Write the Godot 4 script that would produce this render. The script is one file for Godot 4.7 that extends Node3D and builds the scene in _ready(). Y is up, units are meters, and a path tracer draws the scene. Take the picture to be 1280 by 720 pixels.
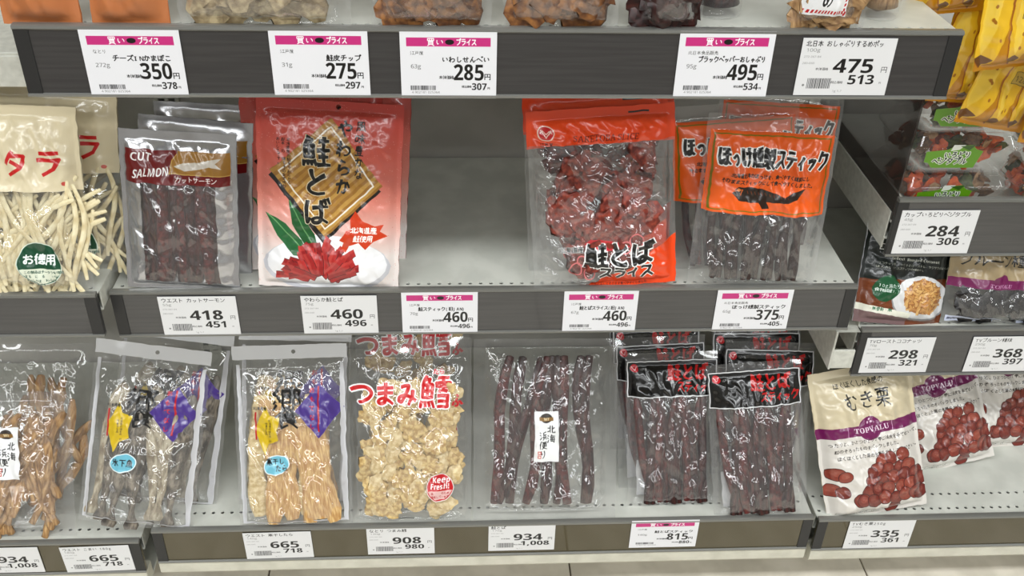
extends Node3D
# A supermarket gondola bay of dried fish snacks, seen from the aisle. Units are metres, y is up, the aisle is at +z.

var used_names := {}
var mats := {}
var fonts := {}
var img: Image            # the print being drawn
var k := 1.0              # pixels of that print per millimetre
var turn2 := Transform2D.IDENTITY
var text_cache := {}
var glyph_cache := {}
var rng := RandomNumberGenerator.new()

# Strokes of the Japanese characters on a 100 x 100 square: strokes part at |, points at blanks, ~ marks a curved stroke.
const GLYPHS := {
	"い": "~22,25 20,50 28,75 38,68|~70,28 82,45 84,62", "う": "~38,12 62,20|~22,40 50,32 74,40 76,58 60,80 40,92",
	"お": "15,32 62,28|~38,10 38,60 36,80 22,82 18,70 34,56 60,48 80,58 82,72 70,84 55,84|~70,20 86,32",
	"か": "~14,34 40,32 62,28 68,40 62,72 52,86 40,78|~42,10 34,50 16,86|~74,24 86,42 88,52",
	"き": "~20,26 50,24 78,16|~18,46 50,44 82,36|~46,8 58,40 70,62|~32,62 30,80 50,88 72,86", "く": "~66,10 44,32 26,48 44,68 68,90",
	"け": "~22,14 18,50 22,84 30,66|42,34 86,32|~68,10 70,50 66,72 52,90", "こ": "~26,24 50,22 74,26|~24,66 30,84 56,86 80,80",
	"さ": "~16,32 50,30 82,20|~46,8 58,36 72,58|~34,60 28,78 48,88 70,86", "し": "~34,10 32,50 34,78 50,88 70,80 82,62",
	"す": "12,26 88,24|~58,8 58,40 56,60 42,64 38,50 50,42 58,54 56,74 40,92", "せ": "~10,42 50,38 90,32|~70,12 70,44 66,62 56,58|~32,18 32,60 36,80 56,84 80,82",
	"そ": "~28,16 72,14 40,38 14,46|~14,46 50,42 88,38 54,50 46,70 58,88 74,88", "た": "14,28 58,24|~36,8 28,46 14,88|~54,46 70,43 84,46|~52,66 54,82 70,86 88,82",
	"ち": "~14,28 50,26 82,22|~44,8 38,34 26,58 50,46 76,52 80,68 66,84 42,90", "つ": "~10,36 40,24 72,26 88,44 80,64 58,78 40,82",
	"て": "~10,26 50,22 90,18|~84,20 56,38 48,62 60,82 78,88", "と": "~30,10 36,30 44,46|~80,26 50,44 24,64 30,82 56,88 80,84",
	"な": "12,28 52,24|~34,8 28,40 12,66|~72,20 88,34|~66,40 66,70 56,88 38,86 34,76 50,68 70,76 86,88", "に": "~20,14 16,50 20,86 28,70|~46,28 64,27 84,28|~44,62 46,78 64,82 88,78",
	"の": "~52,24 44,60 30,80 16,68 20,40 44,20 72,24 88,48 76,76 56,88", "は": "~18,14 14,50 18,86 26,70|38,34 90,30|~66,12 66,70 56,86 40,84 36,74 52,68 72,76 88,86",
	"ひ": "~10,26 40,20 22,50 28,80 50,88 70,66 68,22|~68,22 78,44 90,56", "ふ": "~46,10 58,22|~50,34 40,50 56,66 50,84 34,84|~22,54 12,76|~70,52 88,76", "へ": "~8,58 30,36 44,42 90,78",
	"ほ": "~16,14 12,50 16,86 24,70|38,22 88,20|38,44 90,42|~64,22 64,72 54,86 40,84 36,76 50,68 70,76 88,86",
	"ま": "16,26 84,24|18,46 82,44|~52,8 52,70 42,86 24,84 24,72 44,66 66,74 84,86", "み": "~24,20 56,18 46,44 28,76 14,72 18,58 40,54 66,62 90,76|~76,38 74,60 58,90",
	"む": "~12,32 58,28|~36,10 36,56 26,66 16,56 26,46 36,56 32,76 44,86 70,86 80,66|~70,24 86,40", "め": "~28,22 36,50 48,78|~66,14 52,56 30,84 16,74 22,50 48,34 76,38 88,58 76,80 58,90",
	"も": "~44,8 40,60 46,84 64,86 82,70 80,56|18,34 68,32|18,54 66,54", "や": "~12,46 50,30 78,28 88,42 74,56 58,56|~50,8 60,24|~26,24 40,60 52,92",
	"ら": "~36,10 60,20|~28,32 22,64 50,50 76,56 80,72 64,86 40,90", "り": "~30,14 28,36 32,52 42,38|~66,12 72,40 64,70 46,92",
	"る": "24,18 74,16 24,62|~24,62 48,48 78,52 84,72 66,88 44,88 40,76 54,72 64,84", "れ": "28,8 28,92|~10,30 34,26 12,74 54,34 68,40 64,76 72,86 90,72",
	"ろ": "24,18 74,16 24,64|~24,64 50,48 80,54 82,74 66,88 40,90", "わ": "28,8 28,92|~10,30 34,26 12,74 54,40 84,44 86,66 74,82 56,88",
	"を": "14,24 76,22|~46,8 22,54 44,46 52,60 52,74|~82,42 44,60 34,78 50,90 78,88", "ん": "~54,10 16,88 38,54 52,60 58,84 72,84 90,58",
	"ア": "12,20 86,20 58,48|~54,36 48,66 22,92", "イ": "~78,12 50,42 12,58|54,38 54,92", "ウ": "50,6 50,22|16,46 16,24 84,24 74,62 40,92", "エ": "18,22 82,22|50,22 50,80|8,80 92,80",
	"オ": "10,30 90,30|62,8 62,88 48,82|58,32 12,76", "カ": "14,32 84,32 76,84 60,80|46,8 40,50 14,90", "ク": "40,8 14,52|36,24 84,24 72,62 30,92", "コ": "16,22 82,22 82,84|12,84 82,84",
	"サ": "8,32 92,32|30,12 30,58|70,10 70,54 40,92", "シ": "18,18 36,28|12,42 30,52|~14,86 50,74 88,28", "ス": "16,20 78,20 60,54 12,90|58,56 90,90", "セ": "8,44 90,32 72,56|34,10 34,84 86,84",
	"タ": "42,8 12,50|38,22 84,22 66,66 24,92|34,42 66,62", "チ": "76,10 20,22|8,46 92,46|52,18 50,60 22,92", "ツ": "14,26 24,50|42,20 52,44|~86,22 76,56 32,92", "テ": "22,18 78,18|8,44 92,44|52,44 46,70 22,92",
	"ト": "36,8 36,92|36,38 80,58", "ナ": "8,36 92,36|54,8 50,54 20,92", "ニ": "18,28 82,28|8,80 92,80", "フ": "14,20 84,20 70,64 26,92", "ヘ": "8,60 34,32 92,74", "ホ": "8,32 92,32|50,8 50,92 38,86|28,48 10,78|72,48 90,78",
	"ハ": "32,24 10,80|64,22 90,80", "ヒ": "24,12 24,82 84,82|76,26 24,48", "モ": "18,20 82,20|10,48 90,48|44,20 44,82 84,82", "ヨ": "20,20 80,20 80,86 20,86|22,52 80,52", "ラ": "20,14 80,14|12,38 84,38 70,70 30,92",
	"リ": "26,14 26,56|72,12 72,54 40,92", "ル": "30,16 28,60 8,88|58,14 58,86 92,54", "レ": "24,12 24,86 86,46", "ロ": "18,22 82,22 82,84 18,84 18,22", "ン": "14,20 36,34|~14,86 54,72 88,28", "ー": "8,50 92,50",
	"゛": "76,6 84,22|90,2 98,18", "゜": "~88,2 96,10 88,18 80,10 88,2", "、": "14,70 30,90", "。": "~20,72 30,80 20,90 10,80 20,72", "・": "46,48 54,54",
	"日": "24,14 76,14 76,88 24,88 24,14|24,50 76,50", "円": "16,90 16,18 84,18 84,90 74,86|50,18 50,54|16,54 84,54", "木": "10,30 90,30|50,8 50,92|48,32 10,78|52,32 90,78", "本": "10,30 90,30|50,8 50,92|48,32 10,76|52,32 90,76|32,70 68,70",
	"亻": "70,6 20,50|48,30 48,94", "価右": "10,16 90,16|14,40 14,92|14,40 86,40 86,92|14,88 86,88|36,16 36,88|64,16 64,88", "各": "44,6 12,46|34,24 74,24 14,64|40,36 90,62|28,62 74,62 74,92 28,92 28,62",
	"禾": "78,8 24,18|8,34 92,34|50,14 50,94|48,36 8,76|52,36 92,76", "税右": "30,6 38,20|70,6 62,20|24,26 76,26 76,52 24,52 24,26|42,52 38,74 14,92|60,52 60,86 92,86 92,74",
	"辶": "14,14 24,24|10,40 26,40 26,70 10,86|10,80 40,90 94,90", "入": "20,12 44,14 34,60 6,92|38,44 92,90", "氵": "18,14 54,24|10,40 46,48|12,90 60,62", "工": "20,22 80,22|50,22 50,82|8,82 92,82",
	"戸": "12,14 88,14|26,36 80,36 80,58 26,58|26,36 26,60 10,92", "屋": "20,14 82,14 82,34 20,34|20,14 18,56 8,92|34,48 86,48|54,48 42,60 78,58|38,72 82,72|60,60 60,90|28,90 92,90",
	"魚": "44,4 18,34|40,14 68,14 56,28|20,30 80,30 80,66 20,66 20,30|50,30 50,66|20,48 80,48|14,78 6,94|36,78 38,92|60,78 64,92|82,76 94,94", "圭": "20,18 80,18|50,6 50,46|10,46 90,46|18,66 82,66|50,52 50,92|6,92 94,92",
	"雪": "20,10 80,10|10,36 10,24 90,24 90,36|50,10 50,48|26,34 38,36|62,34 74,36|26,46 38,48|62,46 74,48|20,60 80,60 80,92 18,92|24,76 80,76", "皮": "16,24 88,24 82,38|50,6 50,46|16,24 16,56 6,92|26,46 74,46 54,74 22,92|34,56 60,80 92,92",
	"北": "36,12 36,86|8,36 36,36|4,78 36,66|62,10 62,84 94,84 94,70|88,28 62,46", "食": "50,6 8,44|50,6 92,44|50,22 50,34|28,36 74,36 74,60 28,60|28,36 28,90 50,82|28,48 74,48|82,64 62,74|50,62 90,92",
	"品": "30,8 70,8 70,40 30,40 30,8|8,54 44,54 44,92 8,92 8,54|56,54 92,54 92,92 56,92 56,54", "貝": "26,10 74,10 74,70 26,70 26,10|26,30 74,30|26,50 74,50|38,72 14,94|62,72 88,94", "反": "16,12 88,12|16,12 14,56 4,92|30,34 78,34 58,68 26,92|38,50 64,78 94,92",
	"売": "20,18 80,18|50,6 50,32|28,34 72,34|10,58 10,46 90,46 90,58|36,56 32,76 8,92|62,56 62,88 92,88 92,76", "罒": "16,14 84,14 84,90 16,90 16,14|38,14 38,90|62,14 62,90", "旧": "14,10 14,92|36,14 86,14 86,88 36,88 36,14|36,50 86,50",
	"火": "18,30 26,50|80,26 68,46|50,10 48,50 10,92|52,52 90,92", "熏": "80,6 24,12|8,22 92,22|50,10 50,62|22,32 78,32 78,50 22,50 22,32|14,62 86,62|12,76 6,92|36,76 38,92|60,76 64,92|86,76 94,92",
	"製": "24,6 16,20|10,22 52,22|8,36 56,36|32,8 32,52|14,40 14,52|52,38 52,50|70,10 70,40|88,6 88,52 80,50|50,54 50,62|8,64 92,64|48,66 8,88|34,76 34,96 52,90|82,68 66,78|52,68 94,96",
	"重": "78,6 20,14|8,26 92,26|50,10 50,92|22,36 78,36 78,64 22,64 22,36|22,50 78,50|16,78 84,78|6,92 94,92", "扌": "10,30 90,30|54,8 54,88 36,82|8,66 90,52", "友": "8,28 92,28|46,8 40,50 8,92|40,44 80,44 60,74 26,92|46,56 92,92",
	"寒": "50,4 50,14|10,28 10,16 90,16 90,28|24,32 76,32|20,44 80,44|8,58 92,58|38,26 38,58|62,26 62,58|36,60 6,84|64,60 94,84|44,66 58,72|38,80 62,92", "干": "16,20 84,20|6,50 94,50|50,20 50,94",
	"栗": "10,10 90,10|18,22 82,22 82,46 18,46 18,22|40,10 40,46|60,10 60,46|8,60 92,60|50,46 50,96|48,62 10,90|52,62 90,90", "彳": "60,6 20,34|66,30 16,60|44,48 44,94",
	"徳右": "8,18 92,18|50,6 50,30|12,30 88,30 88,52 12,52 12,30|38,30 38,52|62,30 62,52|10,74 4,90|26,66 28,88 64,90 70,80|46,64 54,74|76,68 92,86", "用": "18,10 82,10 82,92 72,88|18,10 18,60 8,92|18,36 82,36|18,60 82,60|50,10 50,90",
	"風": "18,10 80,10 82,76 94,90|18,10 18,60 6,92|64,20 34,28|32,38 66,38 66,58 32,58 32,38|50,26 50,78|28,80 66,76 72,86", "口": "10,20 90,20 90,80 10,80 10,20", "未": "18,24 82,24|6,44 94,44|50,6 50,94|48,46 8,84|52,46 92,84",
	"豊": "22,14 78,14 78,42 22,42 22,14|40,4 40,42|60,4 60,42|22,28 78,28|14,50 86,50|30,58 70,58 70,76 30,76 30,58|36,80 40,90|64,80 60,90|6,94 94,94", "毎": "30,6 8,36|26,20 92,20|24,36 82,36 76,90 64,88|24,36 18,76|8,58 94,58|18,76 84,76|48,36 44,76",
	"首": "26,4 34,14|72,4 64,14|10,20 92,20|52,20 46,30|24,32 78,32 78,92 24,92 24,32|24,52 78,52|24,72 78,72", "産": "50,4 50,14|14,16 88,16|34,20 40,32|66,20 60,32|14,36 92,36|16,36 14,66 4,94|38,42 28,58|34,52 84,52|32,70 82,70|58,42 58,92|22,92 92,92",
	"使右": "8,18 94,18|18,32 84,32 84,56 18,56 18,32|50,6 50,56 36,78 6,94|26,62 52,80 94,94", "兵": "78,8 26,16|26,16 26,64|26,38 84,38|62,38 62,64|6,64 94,64|34,72 10,92|66,72 92,92", "更": "8,14 94,14|20,26 82,26 82,60 20,60 20,26|20,43 82,43|50,14 50,62 36,80 6,94|26,64 50,80 94,94",
	"郷": "20,6 6,28 22,40 4,70|26,52 2,96|34,12 62,12 62,64 34,64 34,12|34,38 62,38|34,64 34,94 60,82|72,10 94,10 82,40 94,66 78,76|72,10 72,98",
	"感": "10,20 80,20|14,20 12,56 4,70|24,34 58,34|26,44 56,44 56,60 26,60 26,44|62,6 70,48 92,64 92,52|84,28 62,60|70,8 80,14|12,76 6,92|28,72 30,90 66,92 70,82|46,70 54,80|78,72 92,88",
	"斤": "82,8 20,18|18,18 16,60 4,92|18,46 96,46|64,46 64,96", "当": "50,6 50,38|20,12 30,30|80,10 70,30|16,42 82,42 82,92 14,92|20,66 82,66", "牛": "30,8 14,40|22,30 86,30|54,6 54,94|8,66 94,54", "勿": "34,6 8,50|24,28 88,28 80,88 66,84|50,30 18,76|70,30 36,88",
	"糸": "54,4 24,24 60,30 18,52 86,50|66,36 88,54|52,52 52,94|28,64 12,86|72,64 90,86", "隹": "36,6 10,44|26,26 26,94|66,6 58,22|26,24 90,24|26,44 86,44|26,64 86,64|26,88 94,88|56,24 56,88",
	"繊右": "10,20 60,20|34,8 34,40|8,40 92,40|70,6 76,70 94,92|88,56 62,90|84,10 90,20|20,50 20,88|44,50 44,80|20,64 44,64|8,88 56,78", "米": "20,14 34,34|80,14 66,34|8,46 92,46|50,6 50,94|46,50 10,86|54,50 90,86", "立": "50,6 50,20|14,24 86,24|32,38 38,80|70,38 62,80|6,86 94,86",
	"丁": "10,20 90,20|54,20 54,88 38,82", "手": "80,8 20,18|14,38 86,38|6,60 94,60|50,14 50,90 36,86", "止": "50,8 50,86|50,42 84,42|22,40 22,86|6,86 94,86", "水": "50,6 50,92 38,86|8,34 40,34 10,80|84,22 60,42|54,42 92,84", "氷": "50,6 50,92 38,86|8,38 40,38 10,80|84,26 60,42|54,42 92,84|18,12 30,22",
	"下": "8,14 92,14|48,14 48,94|52,40 78,56", "無": "28,4 10,28|20,18 90,18|6,42 94,42|8,64 92,64|26,18 26,64|44,18 44,64|62,18 62,64|80,18 80,64|12,76 6,92|36,76 38,92|60,76 64,92|86,76 94,92", "香": "76,6 24,12|8,24 92,24|50,10 50,46|46,26 8,50|54,26 92,50|28,56 72,56 72,94 28,94 28,56|28,74 72,74",
	"近海": "",
}
# Characters put together from others: part, x, y, width, height.
const BUILT := {
	"体": [["亻", 0, 0, 34, 100], ["本", 32, 0, 68, 100]], "価": [["亻", 0, 0, 34, 100], ["価右", 32, 0, 68, 100]], "格": [["木", 0, 0, 44, 100], ["各", 44, 0, 56, 100]], "税": [["禾", 0, 0, 44, 100], ["税右", 44, 0, 56, 100]],
	"込": [["辶", 0, 0, 100, 100], ["入", 34, 4, 60, 70]], "江": [["氵", 0, 0, 40, 100], ["工", 36, 0, 64, 100]], "鮭": [["魚", 0, 0, 50, 100], ["圭", 50, 0, 50, 100]], "鱈": [["魚", 0, 0, 50, 100], ["雪", 50, 0, 50, 100]],
	"販": [["貝", 0, 0, 46, 100], ["反", 46, 0, 54, 100]], "買": [["罒", 0, 0, 100, 34], ["貝", 0, 32, 100, 68]], "燻": [["火", 0, 0, 38, 100], ["熏", 38, 0, 62, 100]], "種": [["禾", 0, 0, 44, 100], ["重", 44, 0, 56, 100]],
	"抜": [["扌", 0, 0, 40, 100], ["友", 40, 0, 60, 100]], "徳": [["彳", 0, 0, 36, 100], ["徳右", 34, 0, 66, 100]], "味": [["口", 0, 10, 34, 76], ["未", 36, 0, 64, 100]], "海": [["氵", 0, 0, 36, 100], ["毎", 34, 0, 66, 100]],
	"道": [["辶", 0, 0, 100, 100], ["首", 32, 2, 62, 78]], "使": [["亻", 0, 0, 34, 100], ["使右", 32, 0, 68, 100]], "浜": [["氵", 0, 0, 36, 100], ["兵", 34, 0, 66, 100]], "便": [["亻", 0, 0, 34, 100], ["更", 32, 0, 68, 100]],
	"饗": [["郷", 2, 0, 96, 54], ["食", 6, 44, 88, 58]], "近": [["辶", 0, 0, 100, 100], ["斤", 34, 2, 62, 74]], "物": [["牛", 0, 0, 42, 100], ["勿", 42, 0, 58, 100]], "維": [["糸", 0, 0, 44, 100], ["隹", 44, 0, 56, 100]], "繊": [["糸", 0, 0, 42, 100], ["繊右", 42, 0, 58, 100]],
	"粒": [["米", 0, 0, 48, 100], ["立", 48, 0, 52, 100]], "渋": [["氵", 0, 0, 36, 100], ["止", 36, 0, 62, 60], ["火", 36, 56, 62, 44]], "寧": [["寒", 0, 0, 100, 62], ["丁", 20, 56, 60, 44]], "楽": [["日", 28, 0, 44, 54], ["木", 0, 42, 100, 58]], "料": [["米", 0, 0, 48, 100], ["斤", 48, 0, 52, 100]],
}
const MARKED := {"が": "か゛", "ぎ": "き゛", "げ": "け゛", "だ": "た゛", "で": "て゛", "ど": "と゛", "ば": "は゛", "ぶ": "ふ゛", "べ": "へ゛", "ぼ": "ほ゛", "ぽ": "ほ゜", "グ": "ク゛", "ジ": "シ゛", "ズ": "ス゛", "ブ": "フ゛", "プ": "フ゜", "ベ": "ヘ゛", "ペ": "ヘ゜", "バ": "ハ゛", "パ": "ハ゜", "ポ": "ホ゜", "ビ": "ヒ゛", "ゴ": "コ゛", "ド": "ト゛"}
const SMALL := {"っ": "つ", "ゃ": "や", "ッ": "ツ", "ィ": "イ", "ォ": "オ", "ョ": "ヨ"}


# ------------------------------------------------------------------ drawing prints
func page(w_mm: float, h_mm: float, per_mm: float, ground: Color) -> void:
	k = per_mm * 2.0
	img = Image.create_empty(int(w_mm * per_mm) * 2, int(h_mm * per_mm) * 2, false, Image.FORMAT_RGBA8)
	img.fill(ground)
	turn2 = Transform2D.IDENTITY

func printed() -> ImageTexture:
	img.shrink_x2()
	return ImageTexture.create_from_image(img)

func poly(points: PackedVector2Array, c: Color) -> void:
	var n := points.size()
	var pts := PackedVector2Array()
	pts.resize(n)
	var lo := 1e9
	var hi := -1e9
	for i in n:
		var q: Vector2 = (turn2 * points[i]) * k
		pts[i] = q
		lo = minf(lo, q.y)
		hi = maxf(hi, q.y)
	var y0 := maxi(0, int(ceil(lo - 0.5)))
	var y1 := mini(img.get_height() - 1, int(floor(hi - 0.5)))
	for y in range(y0, y1 + 1):
		var yc := y + 0.5
		var cuts := PackedFloat32Array()
		var a := pts[n - 1]
		for i in n:
			var b := pts[i]
			if (a.y <= yc) != (b.y <= yc):
				cuts.append(a.x + (yc - a.y) / (b.y - a.y) * (b.x - a.x))
			a = b
		cuts.sort()
		for j in range(0, cuts.size() - 1, 2):
			var x0 := int(round(cuts[j]))
			var x1 := int(round(cuts[j + 1]))
			if x1 > x0:
				img.fill_rect(Rect2i(x0, y, x1 - x0, 1), c)

func rect(x: float, y: float, w: float, h: float, c: Color) -> void:
	poly(PackedVector2Array([Vector2(x, y), Vector2(x + w, y), Vector2(x + w, y + h), Vector2(x, y + h)]), c)

func oval(x: float, y: float, rx: float, ry: float, c: Color, tilt := 0.0) -> void:
	var p := PackedVector2Array()
	for i in 28:
		p.append(Vector2(x, y) + Vector2(cos(TAU * i / 28) * rx, sin(TAU * i / 28) * ry).rotated(tilt))
	poly(p, c)

func shape2(flat: Array, c: Color) -> void:
	var p := PackedVector2Array()
	for i in range(0, flat.size(), 2):
		p.append(Vector2(flat[i], flat[i + 1]))
	poly(p, c)

func line2(points: PackedVector2Array, w: float, c: Color, brush := 0.0) -> void:
	var n := points.size()
	for i in n - 1:
		var a := points[i]
		var b := points[i + 1]
		var d := (b - a)
		if d.length() < 1e-5:
			continue
		var s := d.normalized().orthogonal()
		var wa := w * 0.5 * (1.0 + brush * (0.35 - 0.95 * float(i) / (n - 1)))
		var wb := w * 0.5 * (1.0 + brush * (0.35 - 0.95 * float(i + 1) / (n - 1)))
		var e := d.normalized() * w * 0.18
		poly(PackedVector2Array([a + s * wa - e, b + s * wb + e, b - s * wb + e, a - s * wa - e]), c)
		if i > 0 and w * k > 4.0:
			var o := PackedVector2Array()
			for j in 8:
				o.append(a + Vector2.from_angle(TAU * j / 8) * wa)
			poly(o, c)

func loop2(flat: Array, w: float, c: Color) -> void:
	var p := PackedVector2Array()
	for i in range(0, flat.size(), 2):
		p.append(Vector2(flat[i], flat[i + 1]))
	line2(p, w, c)

func strokes_of(ch: String) -> Array:
	if glyph_cache.has(ch):
		return glyph_cache[ch]
	var out := []
	if MARKED.has(ch):
		for c in MARKED[ch]:
			out.append_array(strokes_of(c))
	elif SMALL.has(ch):
		for s in strokes_of(SMALL[ch]):
			var t := PackedVector2Array()
			for q in s:
				t.append(Vector2(16, 30) + q * 0.68)
			out.append(t)
	elif BUILT.has(ch):
		for part in BUILT[ch]:
			for s in strokes_of(part[0]):
				var t := PackedVector2Array()
				for q in s:
					t.append(Vector2(part[1] + q.x * part[3] / 100.0, part[2] + q.y * part[4] / 100.0))
				out.append(t)
	elif GLYPHS.has(ch):
		for s in (GLYPHS[ch] as String).split("|", false):
			var curved: bool = s.begins_with("~")
			var p := PackedVector2Array()
			for q in s.trim_prefix("~").split(" ", false):
				var xy: PackedStringArray = q.split(",")
				p.append(Vector2(float(xy[0]), float(xy[1])))
			if curved:
				var f := PackedVector2Array()
				for i in p.size() - 1:
					for j in 5:
						f.append(p[i].cubic_interpolate(p[i + 1], p[maxi(i - 1, 0)], p[mini(i + 2, p.size() - 1)], j / 5.0))
				f.append(p[p.size() - 1])
				p = f
			out.append(p)
	glyph_cache[ch] = out
	return out

# Japanese lettering: x, y is the upper left corner of the first character; size in mm; weight a share of the size.
func kana(text: String, x: float, y: float, size: float, c: Color, weight := 0.09, wide := 1.0, vertical := false, brush := 0.0, pitch := 1.0) -> void:
	var px := x
	var py := y
	for ch in text:
		if ch == " ":
			px += size * wide * 0.5
			continue
		if ch.unicode_at(0) < 256:
			latin(ch, px + size * wide * 0.08, py + size * 0.9, size * 0.92, c, "bold" if weight > 0.1 else "sans", wide)
			px += size * wide * 0.66
			continue
		for s in strokes_of(ch):
			var p := PackedVector2Array()
			for q in s:
				if vertical and ch == "ー":
					q = Vector2(q.y, q.x)
				p.append(Vector2(px + q.x * 0.01 * size * wide, py + q.y * 0.01 * size))
			line2(p, weight * size, c, brush)
		if vertical:
			py += size * pitch
		else:
			px += size * wide * pitch

# Latin lettering from a font: x, y is the left end of the base line; size is the height of a capital in mm times 1.4.
func latin(text: String, x: float, y: float, size: float, c: Color, face := "bold", wide := 1.0, slant := 0.0) -> float:
	var key := face + text
	if not text_cache.has(key):
		var f := SystemFont.new()
		f.font_names = PackedStringArray(["Droid Serif" if face.begins_with("serif") else "Droid Sans"])
		f.font_weight = 700 if face in ["bold", "serifbold"] else 400
		var tm := TextMesh.new()
		tm.font = f
		tm.text = text
		tm.font_size = 64
		tm.pixel_size = 1.0 / 64.0
		tm.depth = 0.0
		tm.curve_step = 2.0
		tm.horizontal_alignment = HORIZONTAL_ALIGNMENT_LEFT
		tm.vertical_alignment = VERTICAL_ALIGNMENT_BOTTOM
		var arr := tm.get_mesh_arrays()
		var v: PackedVector3Array = arr[Mesh.ARRAY_VERTEX]
		var ix = arr[Mesh.ARRAY_INDEX]
		var tris := PackedVector2Array()
		if ix == null or ix.size() == 0:
			for q in v:
				tris.append(Vector2(q.x, q.y))
		else:
			for i in ix:
				tris.append(Vector2(v[i].x, v[i].y))
		var drop := f.get_descent(64) / 64.0
		for i in tris.size():
			tris[i].y -= drop
		text_cache[key] = tris
	var t: PackedVector2Array = text_cache[key]
	var far := 0.0
	for i in range(0, t.size() - 2, 3):
		var p := PackedVector2Array()
		for j in 3:
			var q := t[i + j]
			p.append(Vector2(x + (q.x * wide + q.y * slant) * size, y - q.y * size))
			far = maxf(far, q.x * wide * size)
		poly(p, c)
	return far

func bars(x: float, y: float, w: float, h: float) -> void:
	var r := RandomNumberGenerator.new()
	r.seed = int(x * 131.0 + w * 17.0 + y * 7.0)
	var at := x
	while at < x + w:
		var b := r.randf_range(0.25, 0.8)
		rect(at, y, b, h, Color(0.16, 0.16, 0.17))
		at += b + r.randf_range(0.3, 0.8)


# ------------------------------------------------------------------ nodes and meshes
func numbered(called: String) -> String:
	var n: int = used_names.get(called, 0)
	used_names[called] = n + 1
	return called if n == 0 else "%s_%03d" % [called, n]

func thing(called: String, label: String, category: String, at := Vector3.ZERO, group := "") -> Node3D:
	var o := Node3D.new()
	o.name = numbered(called)
	o.position = at
	o.set_meta("label", label)
	o.set_meta("category", category)
	if group:
		o.set_meta("group", group)
	add_child(o, true)
	return o

func part(called: String, mesh: Mesh, m: Material, parent: Node, at := Transform3D.IDENTITY) -> MeshInstance3D:
	var o := MeshInstance3D.new()
	o.name = called
	o.mesh = mesh
	o.material_override = m
	o.transform = at
	parent.add_child(o, true)
	return o

func struct(called: String, mesh: Mesh, m: Material, at := Transform3D.IDENTITY) -> MeshInstance3D:
	var o := part(called, mesh, m, self, at)
	o.set_meta("kind", "structure")
	return o

func paint(c: Color, rough := 0.5, metal := 0.0) -> StandardMaterial3D:
	var m := StandardMaterial3D.new()
	m.albedo_color = c
	m.roughness = rough
	m.metallic = metal
	return m

func grain(called: String, c1: Color, c2: Color, freq: float, rough := 0.5, scale := 8.0, relief := 0.0, stretch := Vector3.ONE, kind := FastNoiseLite.TYPE_SIMPLEX_SMOOTH) -> StandardMaterial3D:
	var n := FastNoiseLite.new()
	n.noise_type = kind
	n.frequency = freq
	n.fractal_octaves = 4
	n.seed = called.hash() % 1000
	var t := NoiseTexture2D.new()
	t.noise = n
	t.width = 256
	t.height = 256
	t.seamless = true
	var g := Gradient.new()
	g.set_color(0, c1)
	g.set_color(1, c2)
	g.set_offset(0, 0.25)
	g.set_offset(1, 0.75)
	t.color_ramp = g
	var m := StandardMaterial3D.new()
	m.albedo_texture = t
	m.roughness = rough
	m.uv1_triplanar = true
	m.uv1_scale = Vector3(scale, scale, scale) * stretch
	if relief > 0.0:
		m.heightmap_enabled = true
		m.heightmap_texture = t
		m.heightmap_scale = relief
	m.resource_name = called
	mats[called] = m
	return m

func box_mesh(size: Vector3, b := 0.0015) -> ArrayMesh:
	# a box with chamfered edges, centred
	var st := SurfaceTool.new()
	st.begin(Mesh.PRIMITIVE_TRIANGLES)
	var h := size * 0.5
	b = minf(b, minf(h.x, minf(h.y, h.z)) * 0.9)
	var c := h - Vector3(b, b, b)
	var dirs := [Vector3.RIGHT, Vector3.LEFT, Vector3.UP, Vector3.DOWN, Vector3.BACK, Vector3.FORWARD]
	for d in dirs:
		var s := Vector3(d.y, d.z, d.x).abs()
		var t := Vector3(d.z, d.x, d.y).abs()
		var o: Vector3 = d * h
		quad(st, o - s * c - t * c, o + s * c - t * c, o + s * c + t * c, o - s * c + t * c, d)
	for i in 3:
		for sa in [-1.0, 1.0]:
			for sb in [-1.0, 1.0]:
				var a := Vector3.ZERO
				var bb := Vector3.ZERO
				var e := Vector3.ZERO
				a[(i + 1) % 3] = sa
				bb[(i + 2) % 3] = sb
				e[i] = 1.0
				quad(st, a * h + bb * c - e * c, a * h + bb * c + e * c, a * c + bb * h + e * c, a * c + bb * h - e * c, (a + bb).normalized())
	for sx in [-1.0, 1.0]:
		for sy in [-1.0, 1.0]:
			for sz in [-1.0, 1.0]:
				var s := Vector3(sx, sy, sz)
				tri(st, Vector3(h.x, c.y, c.z) * s, Vector3(c.x, h.y, c.z) * s, Vector3(c.x, c.y, h.z) * s, s.normalized())
	return st.commit()

func tri(st: SurfaceTool, a: Vector3, b: Vector3, c: Vector3, n: Vector3) -> void:
	var order := [a, b, c] if (b - a).cross(c - a).dot(n) < 0.0 else [a, c, b]
	for q in order:
		st.set_normal(n)
		st.set_uv(Vector2(0.02, 0.02))
		st.add_vertex(q)

func quad(st: SurfaceTool, a: Vector3, b: Vector3, c: Vector3, d: Vector3, n: Vector3) -> void:
	tri(st, a, b, c, n)
	tri(st, a, c, d, n)

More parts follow.
